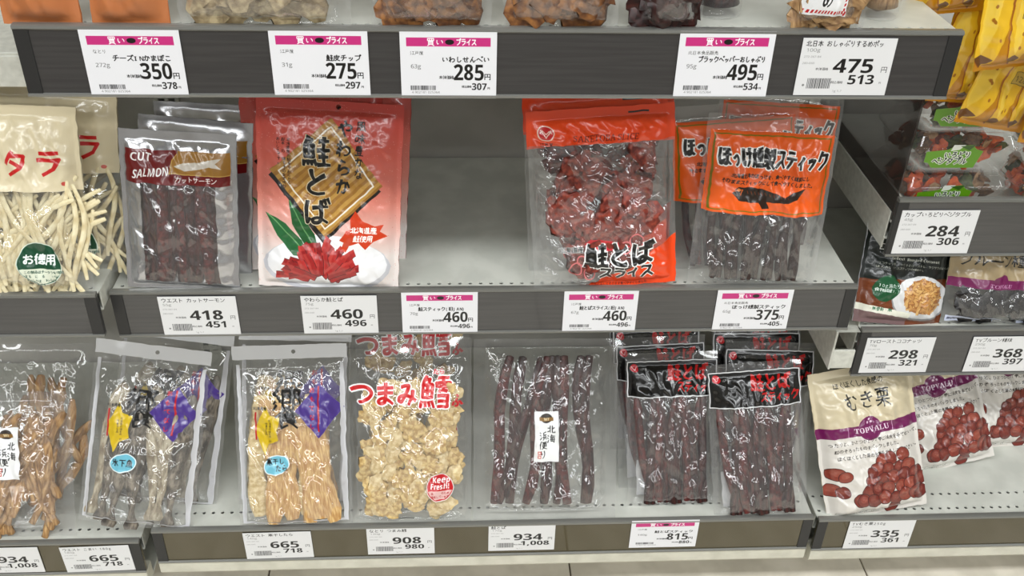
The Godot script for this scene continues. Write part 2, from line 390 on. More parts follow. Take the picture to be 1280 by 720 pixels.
# A profile in (z, y), run along x from x0 to x1.
func run_x(profile: Array, x0: float, x1: float) -> ArrayMesh:
	var st := SurfaceTool.new()
	st.begin(Mesh.PRIMITIVE_TRIANGLES)
	var p := PackedVector2Array()
	for i in range(0, profile.size(), 2):
		p.append(Vector2(profile[i], profile[i + 1]))
	if Geometry2D.is_polygon_clockwise(p):
		p.reverse()
	var n := p.size()
	for i in n:
		var a := p[i]
		var b := p[(i + 1) % n]
		var e := (b - a).normalized()
		var nr := Vector3(0, -e.x, e.y)
		quad(st, Vector3(x0, a.y, a.x), Vector3(x1, a.y, a.x), Vector3(x1, b.y, b.x), Vector3(x0, b.y, b.x), nr)
	var ix := Geometry2D.triangulate_polygon(p)
	for i in range(0, ix.size(), 3):
		for s in [[x0, Vector3.LEFT], [x1, Vector3.RIGHT]]:
			tri(st, Vector3(s[0], p[ix[i]].y, p[ix[i]].x), Vector3(s[0], p[ix[i + 1]].y, p[ix[i + 1]].x), Vector3(s[0], p[ix[i + 2]].y, p[ix[i + 2]].x), s[1])
	return st.commit()

# A sheet of steel with rows of punched holes, lying at y = 0 with its front edge at z = 0: rows are [z, phase].
func punched(w: float, depth: float, rows: Array, pitch: float, r: float) -> ArrayMesh:
	var st := SurfaceTool.new()
	st.begin(Mesh.PRIMITIVE_TRIANGLES)
	var n := int(w / pitch)
	var pad := (w - n * pitch) * 0.5
	var z := 0.0
	var ring := [Vector2(-1, -1), Vector2(0, -1), Vector2(1, -1), Vector2(1, 0), Vector2(1, 1), Vector2(0, 1), Vector2(-1, 1), Vector2(-1, 0)]
	for row in rows:
		var zc: float = row[0]
		var top: float = zc + pitch * 0.5
		if top < z:
			quad(st, Vector3(-w / 2, 0, z), Vector3(w / 2, 0, z), Vector3(w / 2, 0, top), Vector3(-w / 2, 0, top), Vector3.UP)
		z = zc - pitch * 0.5
		for e in [[-w / 2, -w / 2 + pad], [w / 2 - pad, w / 2]]:
			quad(st, Vector3(e[0], 0, top), Vector3(e[1], 0, top), Vector3(e[1], 0, z), Vector3(e[0], 0, z), Vector3.UP)
		for i in n:
			var c := Vector3(-w / 2 + pad + pitch * (i + 0.5), 0, zc)
			for j in 8:
				var o1: Vector2 = ring[j] * pitch * 0.5
				var o2: Vector2 = ring[(j + 1) % 8] * pitch * 0.5
				var i1: Vector2 = ring[j].normalized() * r
				var i2: Vector2 = ring[(j + 1) % 8].normalized() * r
				quad(st, c + Vector3(o1.x, 0, o1.y), c + Vector3(o2.x, 0, o2.y), c + Vector3(i2.x, 0, i2.y), c + Vector3(i1.x, 0, i1.y), Vector3.UP)
				var nr := -Vector3(i1.x + i2.x, 0, i1.y + i2.y).normalized()
				quad(st, c + Vector3(i1.x, 0, i1.y), c + Vector3(i2.x, 0, i2.y), c + Vector3(i2.x, -0.0015, i2.y), c + Vector3(i1.x, -0.0015, i1.y), nr)
	quad(st, Vector3(-w / 2, 0, z), Vector3(w / 2, 0, z), Vector3(w / 2, 0, -depth), Vector3(-w / 2, 0, -depth), Vector3.UP)
	return st.commit()

# A grid of points, nx + 1 across and ny + 1 down, as a smooth sheet.
func sheet(p: PackedVector3Array, uv: PackedVector2Array, nx: int, ny: int, front := true) -> ArrayMesh:
	var nr := PackedVector3Array()
	nr.resize(p.size())
	var s := nx + 1
	for j in ny + 1:
		for i in s:
			var a := p[j * s + mini(i + 1, nx)] - p[j * s + maxi(i - 1, 0)]
			var b := p[mini(j + 1, ny) * s + i] - p[maxi(j - 1, 0) * s + i]
			nr[j * s + i] = b.cross(a).normalized() * (1.0 if front else -1.0)
	var ix := PackedInt32Array()
	ix.resize(nx * ny * 6)
	var q := 0
	for j in ny:
		for i in nx:
			var a := j * s + i
			var b := a + 1
			var c := a + s
			var d := c + 1
			var six := [a, b, d, a, d, c] if front else [a, d, b, a, c, d]
			for v in six:
				ix[q] = v
				q += 1
	var arr := []
	arr.resize(Mesh.ARRAY_MAX)
	arr[Mesh.ARRAY_VERTEX] = p
	arr[Mesh.ARRAY_NORMAL] = nr
	arr[Mesh.ARRAY_TEX_UV] = uv
	arr[Mesh.ARRAY_INDEX] = ix
	var m := ArrayMesh.new()
	m.add_surface_from_arrays(Mesh.PRIMITIVE_TRIANGLES, arr)
	return m

# A closed tube of elliptical rings: centres, half widths (x: across, y: through), smooth.
func loft(centres: PackedVector3Array, radii: PackedVector2Array, sides: int, twist := 0.0, rough := 0.0, sd := 1) -> ArrayMesh:
	var r := RandomNumberGenerator.new()
	r.seed = sd
	var n := centres.size()
	var p := PackedVector3Array()
	var uv := PackedVector2Array()
	for j in n:
		var t := (centres[mini(j + 1, n - 1)] - centres[maxi(j - 1, 0)]).normalized()
		var side := t.cross(Vector3(0, 0, 1)).normalized()
		var deep := side.cross(t).normalized()
		var w := twist * j / n
		var first := Vector3.ZERO
		for i in sides + 1:
			var a := TAU * i / sides
			var q := Vector2(cos(a) * radii[j].x, sin(a) * radii[j].y) * (1.0 + r.randf_range(-rough, rough))
			q = q.rotated(w)
			var at := centres[j] + side * q.x + deep * q.y
			if i == 0:
				first = at
			if i == sides:
				at = first
			p.append(at)
			uv.append(Vector2(float(i) / sides, float(j) / (n - 1)))
	return sheet(p, uv, sides, n - 1, false)


# ------------------------------------------------------------------ bags
# A flat bag: w wide, h high, d how far its front bulges; b.v runs from the top (0) to the foot (1).
func bag(w: float, h: float, d: float, sd: int, o := {}) -> Dictionary:
	var b := {"w": w, "h": h, "d": d, "head": 0.012, "wave": 0.0016, "fold": 0.0013, "long": 0.5, "taper": 0.0, "step": 0.002, "back": 0.3, "seal": 0.007}
	b.merge(o, true)
	var n1 := FastNoiseLite.new()
	n1.seed = sd
	n1.frequency = 0.034
	n1.fractal_octaves = 2
	var table := PackedFloat32Array()
	var r := RandomNumberGenerator.new()
	r.seed = sd * 13 + 5
	for i in 4096:
		table.append(r.randf_range(-1.0, 1.0))
	b.table = table
	b.n1 = n1
	return b

# Flat facets between sharp creases, as in crumpled film: heights at the corners of a lattice, straight in between.
func crumple(table: PackedFloat32Array, x: float, y: float) -> float:
	var s := x + 64.0 - y * 0.5
	var t := y + 64.0
	var i := int(s)
	var j := int(t)
	var fs := s - i
	var ft := t - j
	var a := table[(i & 63) + (j & 63) * 64]
	var d := table[((i + 1) & 63) + ((j + 1) & 63) * 64]
	if fs > ft:
		var b := table[((i + 1) & 63) + (j & 63) * 64]
		return a + (b - a) * fs + (d - b) * ft
	var c := table[(i & 63) + ((j + 1) & 63) * 64]
	return a + (c - a) * ft + (d - c) * fs

func bag_z(b: Dictionary, u: float, v: float) -> float:
	var eu: float = (minf(u, 1.0 - u) * b.w - b.seal) / (b.w * 0.5 - b.seal)
	var et: float = (v * b.h - b.head) / (b.h * 0.42)
	var eb: float = ((1.0 - v) * b.h - b.seal) / (b.h * 0.16)
	var x: float = u * b.w * 1000.0
	var y: float = v * b.h * 1000.0
	var z := 0.0
	if eu > 0.0 and et > 0.0 and eb > 0.0:
		var f := sqrt(minf(eu * 1.7, 1.0) * (2.0 - minf(eu * 1.7, 1.0))) * sqrt(minf(et, 1.0) * (2.0 - minf(et, 1.0))) * sqrt(minf(eb, 1.0) * (2.0 - minf(eb, 1.0)))
		var y2: float = y * b.long
		z = b.d * f * (0.8 + 0.25 * v + 0.22 * b.n1.get_noise_2d(x * 0.6 + 300.0, y2 * 0.6))
		var m := minf(f * 2.2, 1.0)
		var rn: float = b.n1.get_noise_2d(x * 1.1, y2 * 1.1)
		z += m * b.wave * (1.0 - 2.0 * absf(rn))
		var wx: float = x + 9.0 * b.n1.get_noise_2d(x * 0.8, y2 * 0.8 + 555.0)
		var wy: float = y2 + 9.0 * b.n1.get_noise_2d(x * 0.8 + 777.0, y2 * 0.8)
		z += m * b.fold * 2.6 * (crumple(b.table, wx / 21.0, wy / 21.0) + 0.42 * crumple(b.table, wx / 9.0 + 20.0, wy / 9.0))
		# gathers that run in from the seals
		z += b.wave * 0.8 * (1.0 - m) * f * 4.0 * b.n1.get_noise_2d(x * 2.6 if eb < 0.9 or et < 0.6 else y * 2.6, 40.0)
	return maxf(z, 0.0) + 0.0008 + 0.0012 * b.n1.get_noise_2d(x * 0.45 + 900.0, y * 0.45)

func bag_pt(b: Dictionary, u: float, v: float, side: float) -> Vector3:
	var edge: float = 0.0012 * b.n1.get_noise_2d(v * 300.0, 77.0 if u < 0.5 else 500.0)
	var z := bag_z(b, u, v)
	if side < 0.0:
		z = maxf(z * b.back, 0.0)
	var pull: float = 1.0 - 0.9 * z / b.w * (1.0 if side > 0.0 else 0.6)
	return Vector3((u - 0.5) * b.w * pull * (1.0 + b.taper * (v - 0.5)) + edge, (1.0 - v) * b.h + 0.0008 * b.n1.get_noise_2d(u * 260.0, 310.0), side * z)

# A piece of the bag's own surface, lifted a little off it.
func patch(b: Dictionary, u0: float, v0: float, u1: float, v1: float, lift := 0.0, side := 1.0, coarse := 1.0) -> ArrayMesh:
	var nx := maxi(3, int((u1 - u0) * b.w / b.step / coarse))
	var ny := maxi(3, int((v1 - v0) * b.h / b.step / coarse))
	var p := PackedVector3Array()
	var uv := PackedVector2Array()
	for j in ny + 1:
		for i in nx + 1:
			var s := float(i) / nx
			var t := float(j) / ny
			var q := bag_pt(b, lerpf(u0, u1, s), lerpf(v0, v1, t), side)
			q.z += lift * side
			p.append(q)
			uv.append(Vector2(s, t))
	return sheet(p, uv, nx, ny, side > 0.0)

# Film has an outer and an inner face, a fraction of a millimetre apart.
func film_sheet(b: Dictionary, u0: float, v0: float, u1: float, v1: float) -> ArrayMesh:
	var st := SurfaceTool.new()
	st.append_from(patch(b, u0, v0, u1, v1), 0, Transform3D.IDENTITY)
	st.append_from(patch(b, u0, v0, u1, v1, -0.00025), 0, Transform3D.IDENTITY)
	return st.commit()

func place(o: Node3D, lean: float, roll := 0.0, yaw := 0.0) -> void:
	o.basis = Basis(Vector3.UP, deg_to_rad(yaw)) * Basis(Vector3.RIGHT, deg_to_rad(-lean)) * Basis(Vector3.BACK, deg_to_rad(roll))

func clear_film(o: Node3D, b: Dictionary) -> void:
	part("front_film", film_sheet(b, 0, 0, 1, 1), mats.film, o)
	part("back_film", patch(b, 0, 0, 1, 1, 0.0, -1.0, 2.5), mats.film_back, o)

# Lays a piece of the contents inside the bag: u, v of its middle, turned by deg in the plane of the bag.
func lay(called: String, o: Node3D, b: Dictionary, mesh: ArrayMesh, m: Material, u: float, v: float, deg: float, half: float, thick: float, depth := 0.62, size := 1.0) -> void:
	var dir := Vector2(sin(deg_to_rad(deg)), cos(deg_to_rad(deg)))
	var z := 1.0
	for t in [-0.9, -0.45, 0.0, 0.45, 0.9]:
		z = minf(z, bag_z(b, clampf(u - dir.x * half * t / b.w, 0.02, 0.98), clampf(v - dir.y * half * t / b.h, 0.02, 0.98)))
	z = clampf((z - thick) * depth, thick * 0.2 - 0.001, 0.1)
	var at := Transform3D(Basis(Vector3.BACK, deg_to_rad(-deg)) * Basis.from_scale(Vector3(size, size, 1.0)), Vector3((u - 0.5) * b.w, (1.0 - v) * b.h, z))
	part(called, mesh, m, o, at)

func stick_mesh(length: float, w: float, t: float, sd: int, bend := 0.006, rough := 0.12, sides := 7, rings := 9) -> ArrayMesh:
	var r := RandomNumberGenerator.new()
	r.seed = sd
	var c := PackedVector3Array()
	var q := PackedVector2Array()
	var a := r.randf_range(-bend, bend)
	var e := r.randf_range(-bend, bend) * 0.5
	for j in rings:
		var s := float(j) / (rings - 1)
		c.append(Vector3(a * sin(s * PI) + e * sin(s * TAU), (s - 0.5) * length, r.randf_range(-0.2, 0.2) * t))
		q.append(Vector2(w, t) * (0.72 if j == 0 or j == rings - 1 else 1.0) * r.randf_range(0.9, 1.1))
	c.insert(0, c[0] - Vector3(0, t * 0.3, 0))
	q.insert(0, q[0] * 0.08)
	c.append(c[c.size() - 1] + Vector3(0, t * 0.3, 0))
	q.append(q[q.size() - 1] * 0.08)
	return loft(c, q, sides, r.randf_range(-0.5, 0.5), rough, sd)

func flake_mesh(w: float, h: float, t: float, sd: int) -> ArrayMesh:
	var r := RandomNumberGenerator.new()
	r.seed = sd
	var c := PackedVector3Array()
	var q := PackedVector2Array()
	for j in 7:
		var s := float(j) / 6
		c.append(Vector3(r.randf_range(-0.1, 0.1) * w, (s - 0.5) * h, sin(s * PI) * t * 1.5 + r.randf_range(-0.5, 0.5) * t))
		q.append(Vector2(w * 0.5 * pow(sin(PI * (0.04 + 0.92 * s)), 0.6) * r.randf_range(0.75, 1.1), t * (0.25 if j % 6 == 0 else 0.6)))
	return loft(c, q, 8, r.randf_range(-0.6, 0.6), 0.3, sd)

func fish_mesh(length: float, w: float, t: float, sd: int) -> ArrayMesh:
	# a small dried fish, head up: snout, gill, belly, thin tail root, fanned tail
	var r := RandomNumberGenerator.new()
	r.seed = sd
	var prof := [[0.0, 0.1], [0.04, 0.5], [0.12, 0.85], [0.2, 0.95], [0.24, 0.86], [0.34, 1.0], [0.46, 0.85], [0.6, 0.62], [0.74, 0.4], [0.86, 0.22], [0.91, 0.3], [0.97, 0.62], [1.0, 0.5]]
	var a := r.randf_range(-0.006, 0.006)
	var c := PackedVector3Array()
	var q := PackedVector2Array()
	for s in prof:
		c.append(Vector3(a * sin(s[0] * 4.0), (0.5 - s[0]) * length, r.randf_range(-0.1, 0.1) * t))
		q.append(Vector2(w * s[1], t * (s[1] if s[0] < 0.88 else 0.12)))
	return loft(c, q, 9, 0.3, 0.07, sd)

func look(key: String, tex: Texture2D, rough := 0.3, cut := false, coat := 0.6) -> StandardMaterial3D:
	var m := StandardMaterial3D.new()
	m.albedo_texture = tex
	m.roughness = rough
	if cut:
		m.transparency = BaseMaterial3D.TRANSPARENCY_ALPHA_SCISSOR
		m.alpha_scissor_threshold = 0.45
	m.clearcoat_enabled = coat > 0.0
	m.clearcoat = coat
	m.clearcoat_roughness = 0.06
	m.texture_repeat = false
	m.resource_name = key
	mats[key] = m
	return m


# ------------------------------------------------------------------ prints
const CLEAR := Color(1, 1, 1, 0)
const INK := Color(0.05, 0.05, 0.05)
const WHITE := Color(0.96, 0.96, 0.95)

func buy_tag(maker: String, called: String, grams: String, price: String, taxed: String, start := 14.0) -> ImageTexture:
	page(92, 67, 4, Color(0.89, 0.89, 0.9))
	rect(6, 6, 80, 8.6, Color(0.76, 0.17, 0.47))
	kana("買い", 25, 6.6, 7.6, WHITE, 0.11, 1.1)
	oval(47, 10.4, 4.2, 2.6, INK)
	kana("プライス", 53, 6.8, 7, WHITE, 0.14, 0.7)
	kana(maker, 9.5, 19, 4.2, Color(0.2, 0.2, 0.2), 0.07)
	var wide := minf(1.0, 62.0 / (called.length() * 6.2))
	kana(called, maxf(start, 84.0 - called.length() * 6.4 * wide), 24.2, 6.6, INK, 0.13, wide)
	latin(grams, 9.5, 36.5, 5.6, Color(0.35, 0.35, 0.35), "sans", 1.1)
	kana("本体価格", 36.5, 43.5, 4, INK, 0.1, 0.9)
	latin(price, 50, 48.4, 22, INK, "bold", 0.84)
	kana("円", 79.5, 41, 7.6, INK, 0.1)
	kana("税込価格", 58.5, 53.6, 2.6, INK, 0.1, 0.9)
	latin(taxed, 68, 58.4, 9.5, INK, "bold", 0.95)
	kana("円", 83.2, 55.2, 2.8, INK, 0.1)
	bars(9, 54, 24, 4.6)
	latin("4 902181 025364", 10, 62, 3.2, Color(0.45, 0.45, 0.45), "sans", 1.1)
	return printed()

func shelf_tag(called: String, grams: String, price: String, taxed: String) -> ImageTexture:
	page(92, 58, 4, Color(0.86, 0.86, 0.86))
	var wide := minf(1.0, 84.0 / (called.length() * 7.2))
	kana(called, 3.5, 2, 6.8, INK, 0.085, wide)
	latin(grams, 4.5, 13.5, 4.6, Color(0.5, 0.5, 0.5), "sans", 1.4)
	latin("272-367-84", 3.5, 19.5, 2.8, Color(0.55, 0.55, 0.55), "sans", 1.2)
	latin("280-060", 3, 26, 2.8, Color(0.55, 0.55, 0.55), "sans", 1.2)
	kana("本体価格", 17, 29.3, 3.2, Color(0.25, 0.25, 0.25), 0.08)
	latin(price, 34, 34.6, 19.5, INK, "bold", 1.27)
	kana("円", 81.5, 27.5, 7.6, Color(0.2, 0.2, 0.2), 0.06)
	kana("税込価格", 35, 43, 3, Color(0.25, 0.25, 0.25), 0.08)
	latin(taxed, 51 if taxed.length() < 4 else 44, 46.4, 13.2, INK, "bold", 1.25)
	kana("円", 83, 43.6, 2.6, Color(0.3, 0.3, 0.3), 0.08)
	oval(8, 47.5, 1.2, 1.2, Color(0.5, 0.5, 0.5))
	bars(11.5, 40.5, 23, 10.5)
	latin("1g 1.7", 38, 54.6, 3, Color(0.55, 0.55, 0.55), "sans", 1.2)
	return printed()

func small_lines(lines: Array, x: float, y: float, size: float, c: Color, vertical := false, gap := 1.35) -> void:
	for i in lines.size():
		if vertical:
			kana(lines[i], x - i * size * gap, y, size, c, 0.1, 1.0, true)
		else:
			kana(lines[i], x, y + i * size * gap, size, c, 0.1)

func print_header() -> ImageTexture:
	page(152, 19, 4, Color(0.82, 0.82, 0.82))
	oval(81, 9.5, 2.8, 2.8, CLEAR)
	return printed()

func print_soft_salmon() -> ImageTexture:
	page(166, 222, 3, Color.WHITE)
	# the ink of the ground runs from red to paper white, in printed bands with a stippled grain
	var top := Color(0.72, 0.2, 0.16)
	var mid := Color(0.84, 0.5, 0.44)
	var low := Color(0.9, 0.86, 0.84)
	for i in 222:
		var t := i / 222.0
		rect(0, i, 166, 1.01, top.lerp(mid, t / 0.5) if t < 0.5 else mid.lerp(low, minf(1.0, (t - 0.5) / 0.3)))
	rng.seed = 5
	for i in 900:
		oval(rng.randf() * 166, rng.randf() * 222, 0.3, 0.3, Color(0.9, 0.7, 0.66) if i % 3 else Color(0.75, 0.36, 0.32))
	# plate
	oval(82, 190, 76, 38, Color(0.78, 0.78, 0.8))
	oval(82, 187, 73, 35, Color(0.93, 0.93, 0.94))
	# gold square on its corner, with a printed black offset
	shape2([83, 24, 147, 98, 77, 163, 12, 86], Color(0.09, 0.07, 0.06))
	var gt := Vector2(85, 18)
	var gr := Vector2(149, 92)
	var gb := Vector2(79, 156)
	var gl := Vector2(13, 80)
	poly(PackedVector2Array([gt, gr, gb, gl]), Color(0.6, 0.42, 0.17))
	for i in 12:
		var s0 := i / 12.0 + 0.01
		var s1 := s0 + 0.045
		poly(PackedVector2Array([gl.lerp(gb, s0), gt.lerp(gr, s0), gt.lerp(gr, s1), gl.lerp(gb, s1)]), Color(0.74, 0.57, 0.28) if i % 3 else Color(0.68, 0.5, 0.22))
	loop2([85, 28, 139, 92, 79, 146, 23, 80, 85, 28], 1.8, Color(0.93, 0.9, 0.84))
	# leaves
	shape2([34, 112, 46, 124, 66, 152, 72, 176, 54, 166, 38, 140], Color(0.1, 0.33, 0.16))
	shape2([8, 130, 30, 140, 50, 160, 60, 180, 40, 178, 20, 156], Color(0.13, 0.38, 0.2))
	loop2([35, 113, 52, 145, 68, 172], 1.4, Color(0.35, 0.55, 0.33))
	loop2([10, 131, 36, 155, 56, 177], 1.4, Color(0.4, 0.6, 0.38))
	# pile of salmon pieces
	rng.seed = 11
	for i in 40:
		var t := i / 39.0
		var a := PI + PI * fmod(i * 0.381, 1.0)
		var c := Vector2(75 + cos(a) * 40 * (1.0 - 0.45 * t), 203 + sin(a) * 36 * (0.95 - 0.45 * t) + 4.0 * t)
		var ln := rng.randf_range(12, 18)
		turn2 = Transform2D(a + PI / 2 + rng.randf_range(-0.6, 0.6), c)
		var red := Color(0.52, 0.07, 0.09).lerp(Color(0.72, 0.17, 0.16), rng.randf())
		shape2([-4.6, -ln, 4.2, -ln + 2, 5, ln, -4, ln - 1], red)
		shape2([-4.6, -ln, -1.4, -ln + 0.6, -0.8, ln - 0.6, -4, ln - 1], red.lerp(Color(0.8, 0.32, 0.28), 0.45))
		loop2([4.2, -ln + 2, 5, ln, -4, ln - 1], 0.7, Color(0.3, 0.03, 0.05))
	turn2 = Transform2D.IDENTITY
	# island map and its words
	shape2([116, 122, 124, 133, 140, 140, 150, 138, 146, 146, 154, 152, 140, 158, 130, 168, 122, 160, 110, 164, 106, 172, 100, 168, 104, 160, 98, 158, 106, 146, 112, 144, 110, 132], Color(0.79, 0.23, 0.08))
	for g in [[1.9, WHITE], [0.0, Color(0.15, 0.1, 0.3)]]:
		if g[0] > 0.0:
			kana("北海道産", 111, 141, 8, WHITE, 0.14)
			kana("鮭使用", 115, 151, 8, WHITE, 0.14)
	# big brushed lettering
	for pass_ in [[0.19, Color(0.86, 0.8, 0.68)], [0.13, INK]]:
		kana("鮭とば", 51, 38, 35, pass_[1], pass_[0], 1.0, true, 0.5)
	kana("やわらか", 91, 20, 20, INK, 0.14, 1.0, true, 0.55, 1.08)
	kana("風味豊かな", 114, 20, 12, INK, 0.12, 1.0, true, 0.5, 1.1)
	small_lines(["北海道産の鮭をやわらかく仕", "鮭本来の旨味をそのまま味わえる", "おいしさです。"], 33, 42, 4.4, Color(0.15, 0.05, 0.04), true)
	oval(92, 6, 3, 3, CLEAR)
	return printed()

func print_slice() -> ImageTexture:
	page(172, 218, 3, CLEAR)
	var orange := Color(0.91, 0.27, 0.05)
	rect(0, 0, 172, 40, orange)
	oval(20, 25, 9, 9, Color(0.95, 0.82, 0.78))
	oval(20, 25, 7.6, 7.6, Color(0.78, 0.08, 0.1))
	loop2([15, 21, 20, 30, 25, 21], 1.2, Color(0.95, 0.82, 0.78))
	loop2([14, 25, 17, 22, 20, 26, 23, 22, 26, 25], 1.0, Color(0.95, 0.82, 0.78))
	kana("江戸屋", 14, 36, 4.6, Color(0.35, 0.05, 0.02), 0.12)
	latin("SAKETOBA SLICE", 52, 37, 9.4, Color(0.32, 0.05, 0.03), "serif", 1.0, 0.15)
	rect(118, 6, 24, 2, INK)
	# lower swoosh
	shape2([60, 218, 88, 200, 120, 188, 150, 170, 172, 156, 172, 218], orange)
	# pink bonito line drawing and the red fish
	for e in [[126, 158, 9], [112, 166, 7], [46, 188, 8], [64, 196, 7], [54, 178, 6]]:
		for q in 14:
			line2(PackedVector2Array([Vector2(e[0], e[1]) + Vector2.from_angle(TAU * q / 14) * e[2], Vector2(e[0], e[1]) + Vector2.from_angle(TAU * (q + 1) / 14) * e[2]]), 1.5, Color(0.85, 0.42, 0.42))
	shape2([58, 158, 66, 152, 84, 155, 100, 159, 118, 165, 104, 170, 84, 168, 70, 165, 58, 170, 64, 162], Color(0.78, 0.1, 0.16))
	oval(112, 164, 1.3, 1.3, WHITE)
	kana("北海道産", 24, 160, 8, WHITE, 0.2)
	kana("北海道産", 24, 160, 8, INK, 0.1)
	for pass_ in [[0.27, WHITE], [0.16, INK]]:
		kana("鮭とば", 58, 158, 30, pass_[1], pass_[0], 1.0)
		kana("スライス", 76, 187, 18, pass_[1], pass_[0] * 1.05, 0.98)
	kana("鮭とばをスライスしてそのまま食べやすくしました", 54, 213, 4, Color(0.4, 0.06, 0.02), 0.1, 0.9)
	return printed()

func fish_print(x: float, y: float, s: float, c: Color) -> void:
	shape2([x, y, x + 8 * s, y - 7 * s, x + 22 * s, y - 8 * s, x + 44 * s, y - 4 * s, x + 64 * s, y + 2 * s, x + 74 * s, y - 4 * s, x + 88 * s, y - 9 * s, x + 80 * s, y + 4 * s, x + 70 * s, y + 8 * s, x + 46 * s, y + 9 * s, x + 24 * s, y + 10 * s, x + 8 * s, y + 8 * s], c)

func print_hokke() -> ImageTexture:
	page(150, 100, 3, Color(0.9, 0.36, 0.06))
	loop2([4, 4, 146, 4, 146, 96, 4, 96, 4, 4], 1.4, Color(0.45, 0.42, 0.08))
	for pass_ in [[0.26, WHITE], [0.13, INK]]:
		kana("ほっけ燻製スティック", 9, 17, 26, pass_[1], pass_[0], 0.53, false, 0.25)
	kana("北海道近海のほっけを、食べやすく燻製にし", 24, 49, 6, INK, 0.13, 0.85)
	kana("そのままスティックにして食べやすくしました。", 14, 57, 6, INK, 0.13, 0.92)
	fish_print(27, 74, 1.1, Color(0.12, 0.07, 0.04))
	shape2([58, 80, 70, 93, 78, 92, 74, 82], Color(0.12, 0.07, 0.04))
	loop2([30, 72, 40, 69, 38, 76], 1.0, Color(0.84, 0.4, 0.15))
	oval(36, 70, 2, 2, Color(0.84, 0.5, 0.25))
	for i in 12:
		line2(PackedVector2Array([Vector2(46 + i * 5, 70 + i * 0.5), Vector2(48 + i * 5, 74 + i * 0.4)]), 0.7, Color(0.5, 0.22, 0.06))
	return printed()

func print_cut_salmon() -> ImageTexture:
	page(124, 38, 4, Color(0.62, 0.44, 0.16))
	shape2([0, 0, 64, 0, 56, 12, 52, 26, 124, 26, 124, 38, 0, 38], Color(0.42, 0.05, 0.06))
	loop2([64, 0, 56, 12, 52, 26, 124, 26], 1.0, Color(0.8, 0.66, 0.36))
	shape2([58, 18, 70, 13, 88, 12, 104, 8, 116, 6, 110, 12, 118, 18, 104, 16, 88, 20, 72, 22], Color(0.82, 0.79, 0.74))
	latin("CUT", 5, 13, 12.5, WHITE, "bold", 1.1)
	turn2 = Transform2D(-0.12, Vector2(6, 33))
	latin("SALMON", 0, 0, 13, WHITE, "bold", 0.85, 0.2)
	turn2 = Transform2D.IDENTITY
	kana("カットサーモン", 60, 28, 7.6, WHITE, 0.11)
	return printed()

func print_tara() -> ImageTexture:
	page(160, 215, 3, CLEAR)
	rect(0, 0, 160, 92, Color(0.84, 0.79, 0.66))
	kana("チータラ", 15, 46, 30, Color(0.75, 0.06, 0.08), 0.14, 1.0, false, 0.1, 1.13)
	oval(147, 84, 2.4, 2.4, Color(0.75, 0.3, 0.26))
	oval(112, 176, 26, 26, Color(0.86, 0.9, 0.84))
	oval(112, 176, 25, 25, Color(0.03, 0.27, 0.17))
	shape2([88, 182, 136, 182, 133, 189, 126, 196, 116, 200, 108, 200, 98, 196, 91, 189], Color(0.86, 0.88, 0.8))
	kana("お徳用", 92, 164, 13.5, WHITE, 0.14)
	small_lines(["この製品はチータラを使用", "する際に出る不揃いな", "おいしさは変わらない", "お得な品です"], 93, 184, 3.8, Color(0.05, 0.2, 0.14))
	return printed()

func print_coconut() -> ImageTexture:
	page(132, 148, 3, Color(0.055, 0.09, 0.075))
	var squeeze := Transform2D(Vector2(1, 0), Vector2(0, 0.78), Vector2(0, 14))
	turn2 = squeeze
	shape2([0, 96, 132, 84, 132, 172, 0, 172], Color(0.42, 0.2, 0.08))
	rng.seed = 21
	for i in 120:
		var y := rng.randf_range(98, 150)
		line2(PackedVector2Array([Vector2(rng.randf() * 132, y), Vector2(rng.randf() * 132, y + 3)]), 0.6, Color(0.48, 0.25, 0.1) if i % 2 else Color(0.36, 0.15, 0.05))
	latin("TOPVALU", 42, 16, 7, Color(0.8, 0.8, 0.78), "serif", 1.1)
	kana("ローストココナッツ", 14, 30, 15, WHITE, 0.09, 0.75)
	latin("Select  Roasted Coconut", 34, 58, 6.6, Color(0.85, 0.85, 0.8), "serifbold", 1.0)
	small_lines(["ココナッツをじっくりとローストし、サクサクのほんのり", "ほんのり甘いココナッツの味わい。"], 14, 63, 4.8, Color(0.85, 0.85, 0.8))
	oval(92, 122, 48, 40, Color(0.55, 0.55, 0.56))
	oval(92, 120, 47, 38, Color(0.84, 0.84, 0.84))
	oval(94, 118, 33, 30, Color(0.62, 0.4, 0.2))
	for i in 120:
		var a := rng.randf() * TAU
		var d := sqrt(rng.randf())
		turn2 = squeeze * Transform2D(rng.randf() * TAU, Vector2(94 + cos(a) * d * 31, 118 + sin(a) * d * 28))
		var c := Color(0.72, 0.5, 0.26).lerp(Color(0.85, 0.68, 0.42), rng.randf())
		shape2([-7, -2.4, 0, -3.6, 7, -2, 6.5, 1.6, 0, 0.6, -6.5, 1.8], c)
		loop2([-6.5, 1.8, 0, 0.6, 6.5, 1.6], 0.7, Color(0.5, 0.3, 0.12))
	turn2 = squeeze
	oval(33, 108, 19, 24, Color(0.03, 0.3, 0.16))
	kana("10g当たり", 18, 99, 8, WHITE, 0.09, 0.9)
	kana("食物繊維1.3g", 16, 108, 7, WHITE, 0.09, 0.85)
	shape2([0, 138, 80, 148, 80, 158, 0, 150], Color(0.9, 0.9, 0.84))
	kana("砂糖・無香料・無着色", 2, 142, 6.6, Color(0.1, 0.35, 0.22), 0.1, 0.9)
	shape2([0, 150, 80, 158, 80, 172, 0, 172], Color(0.46, 0.36, 0.36))
	return printed()

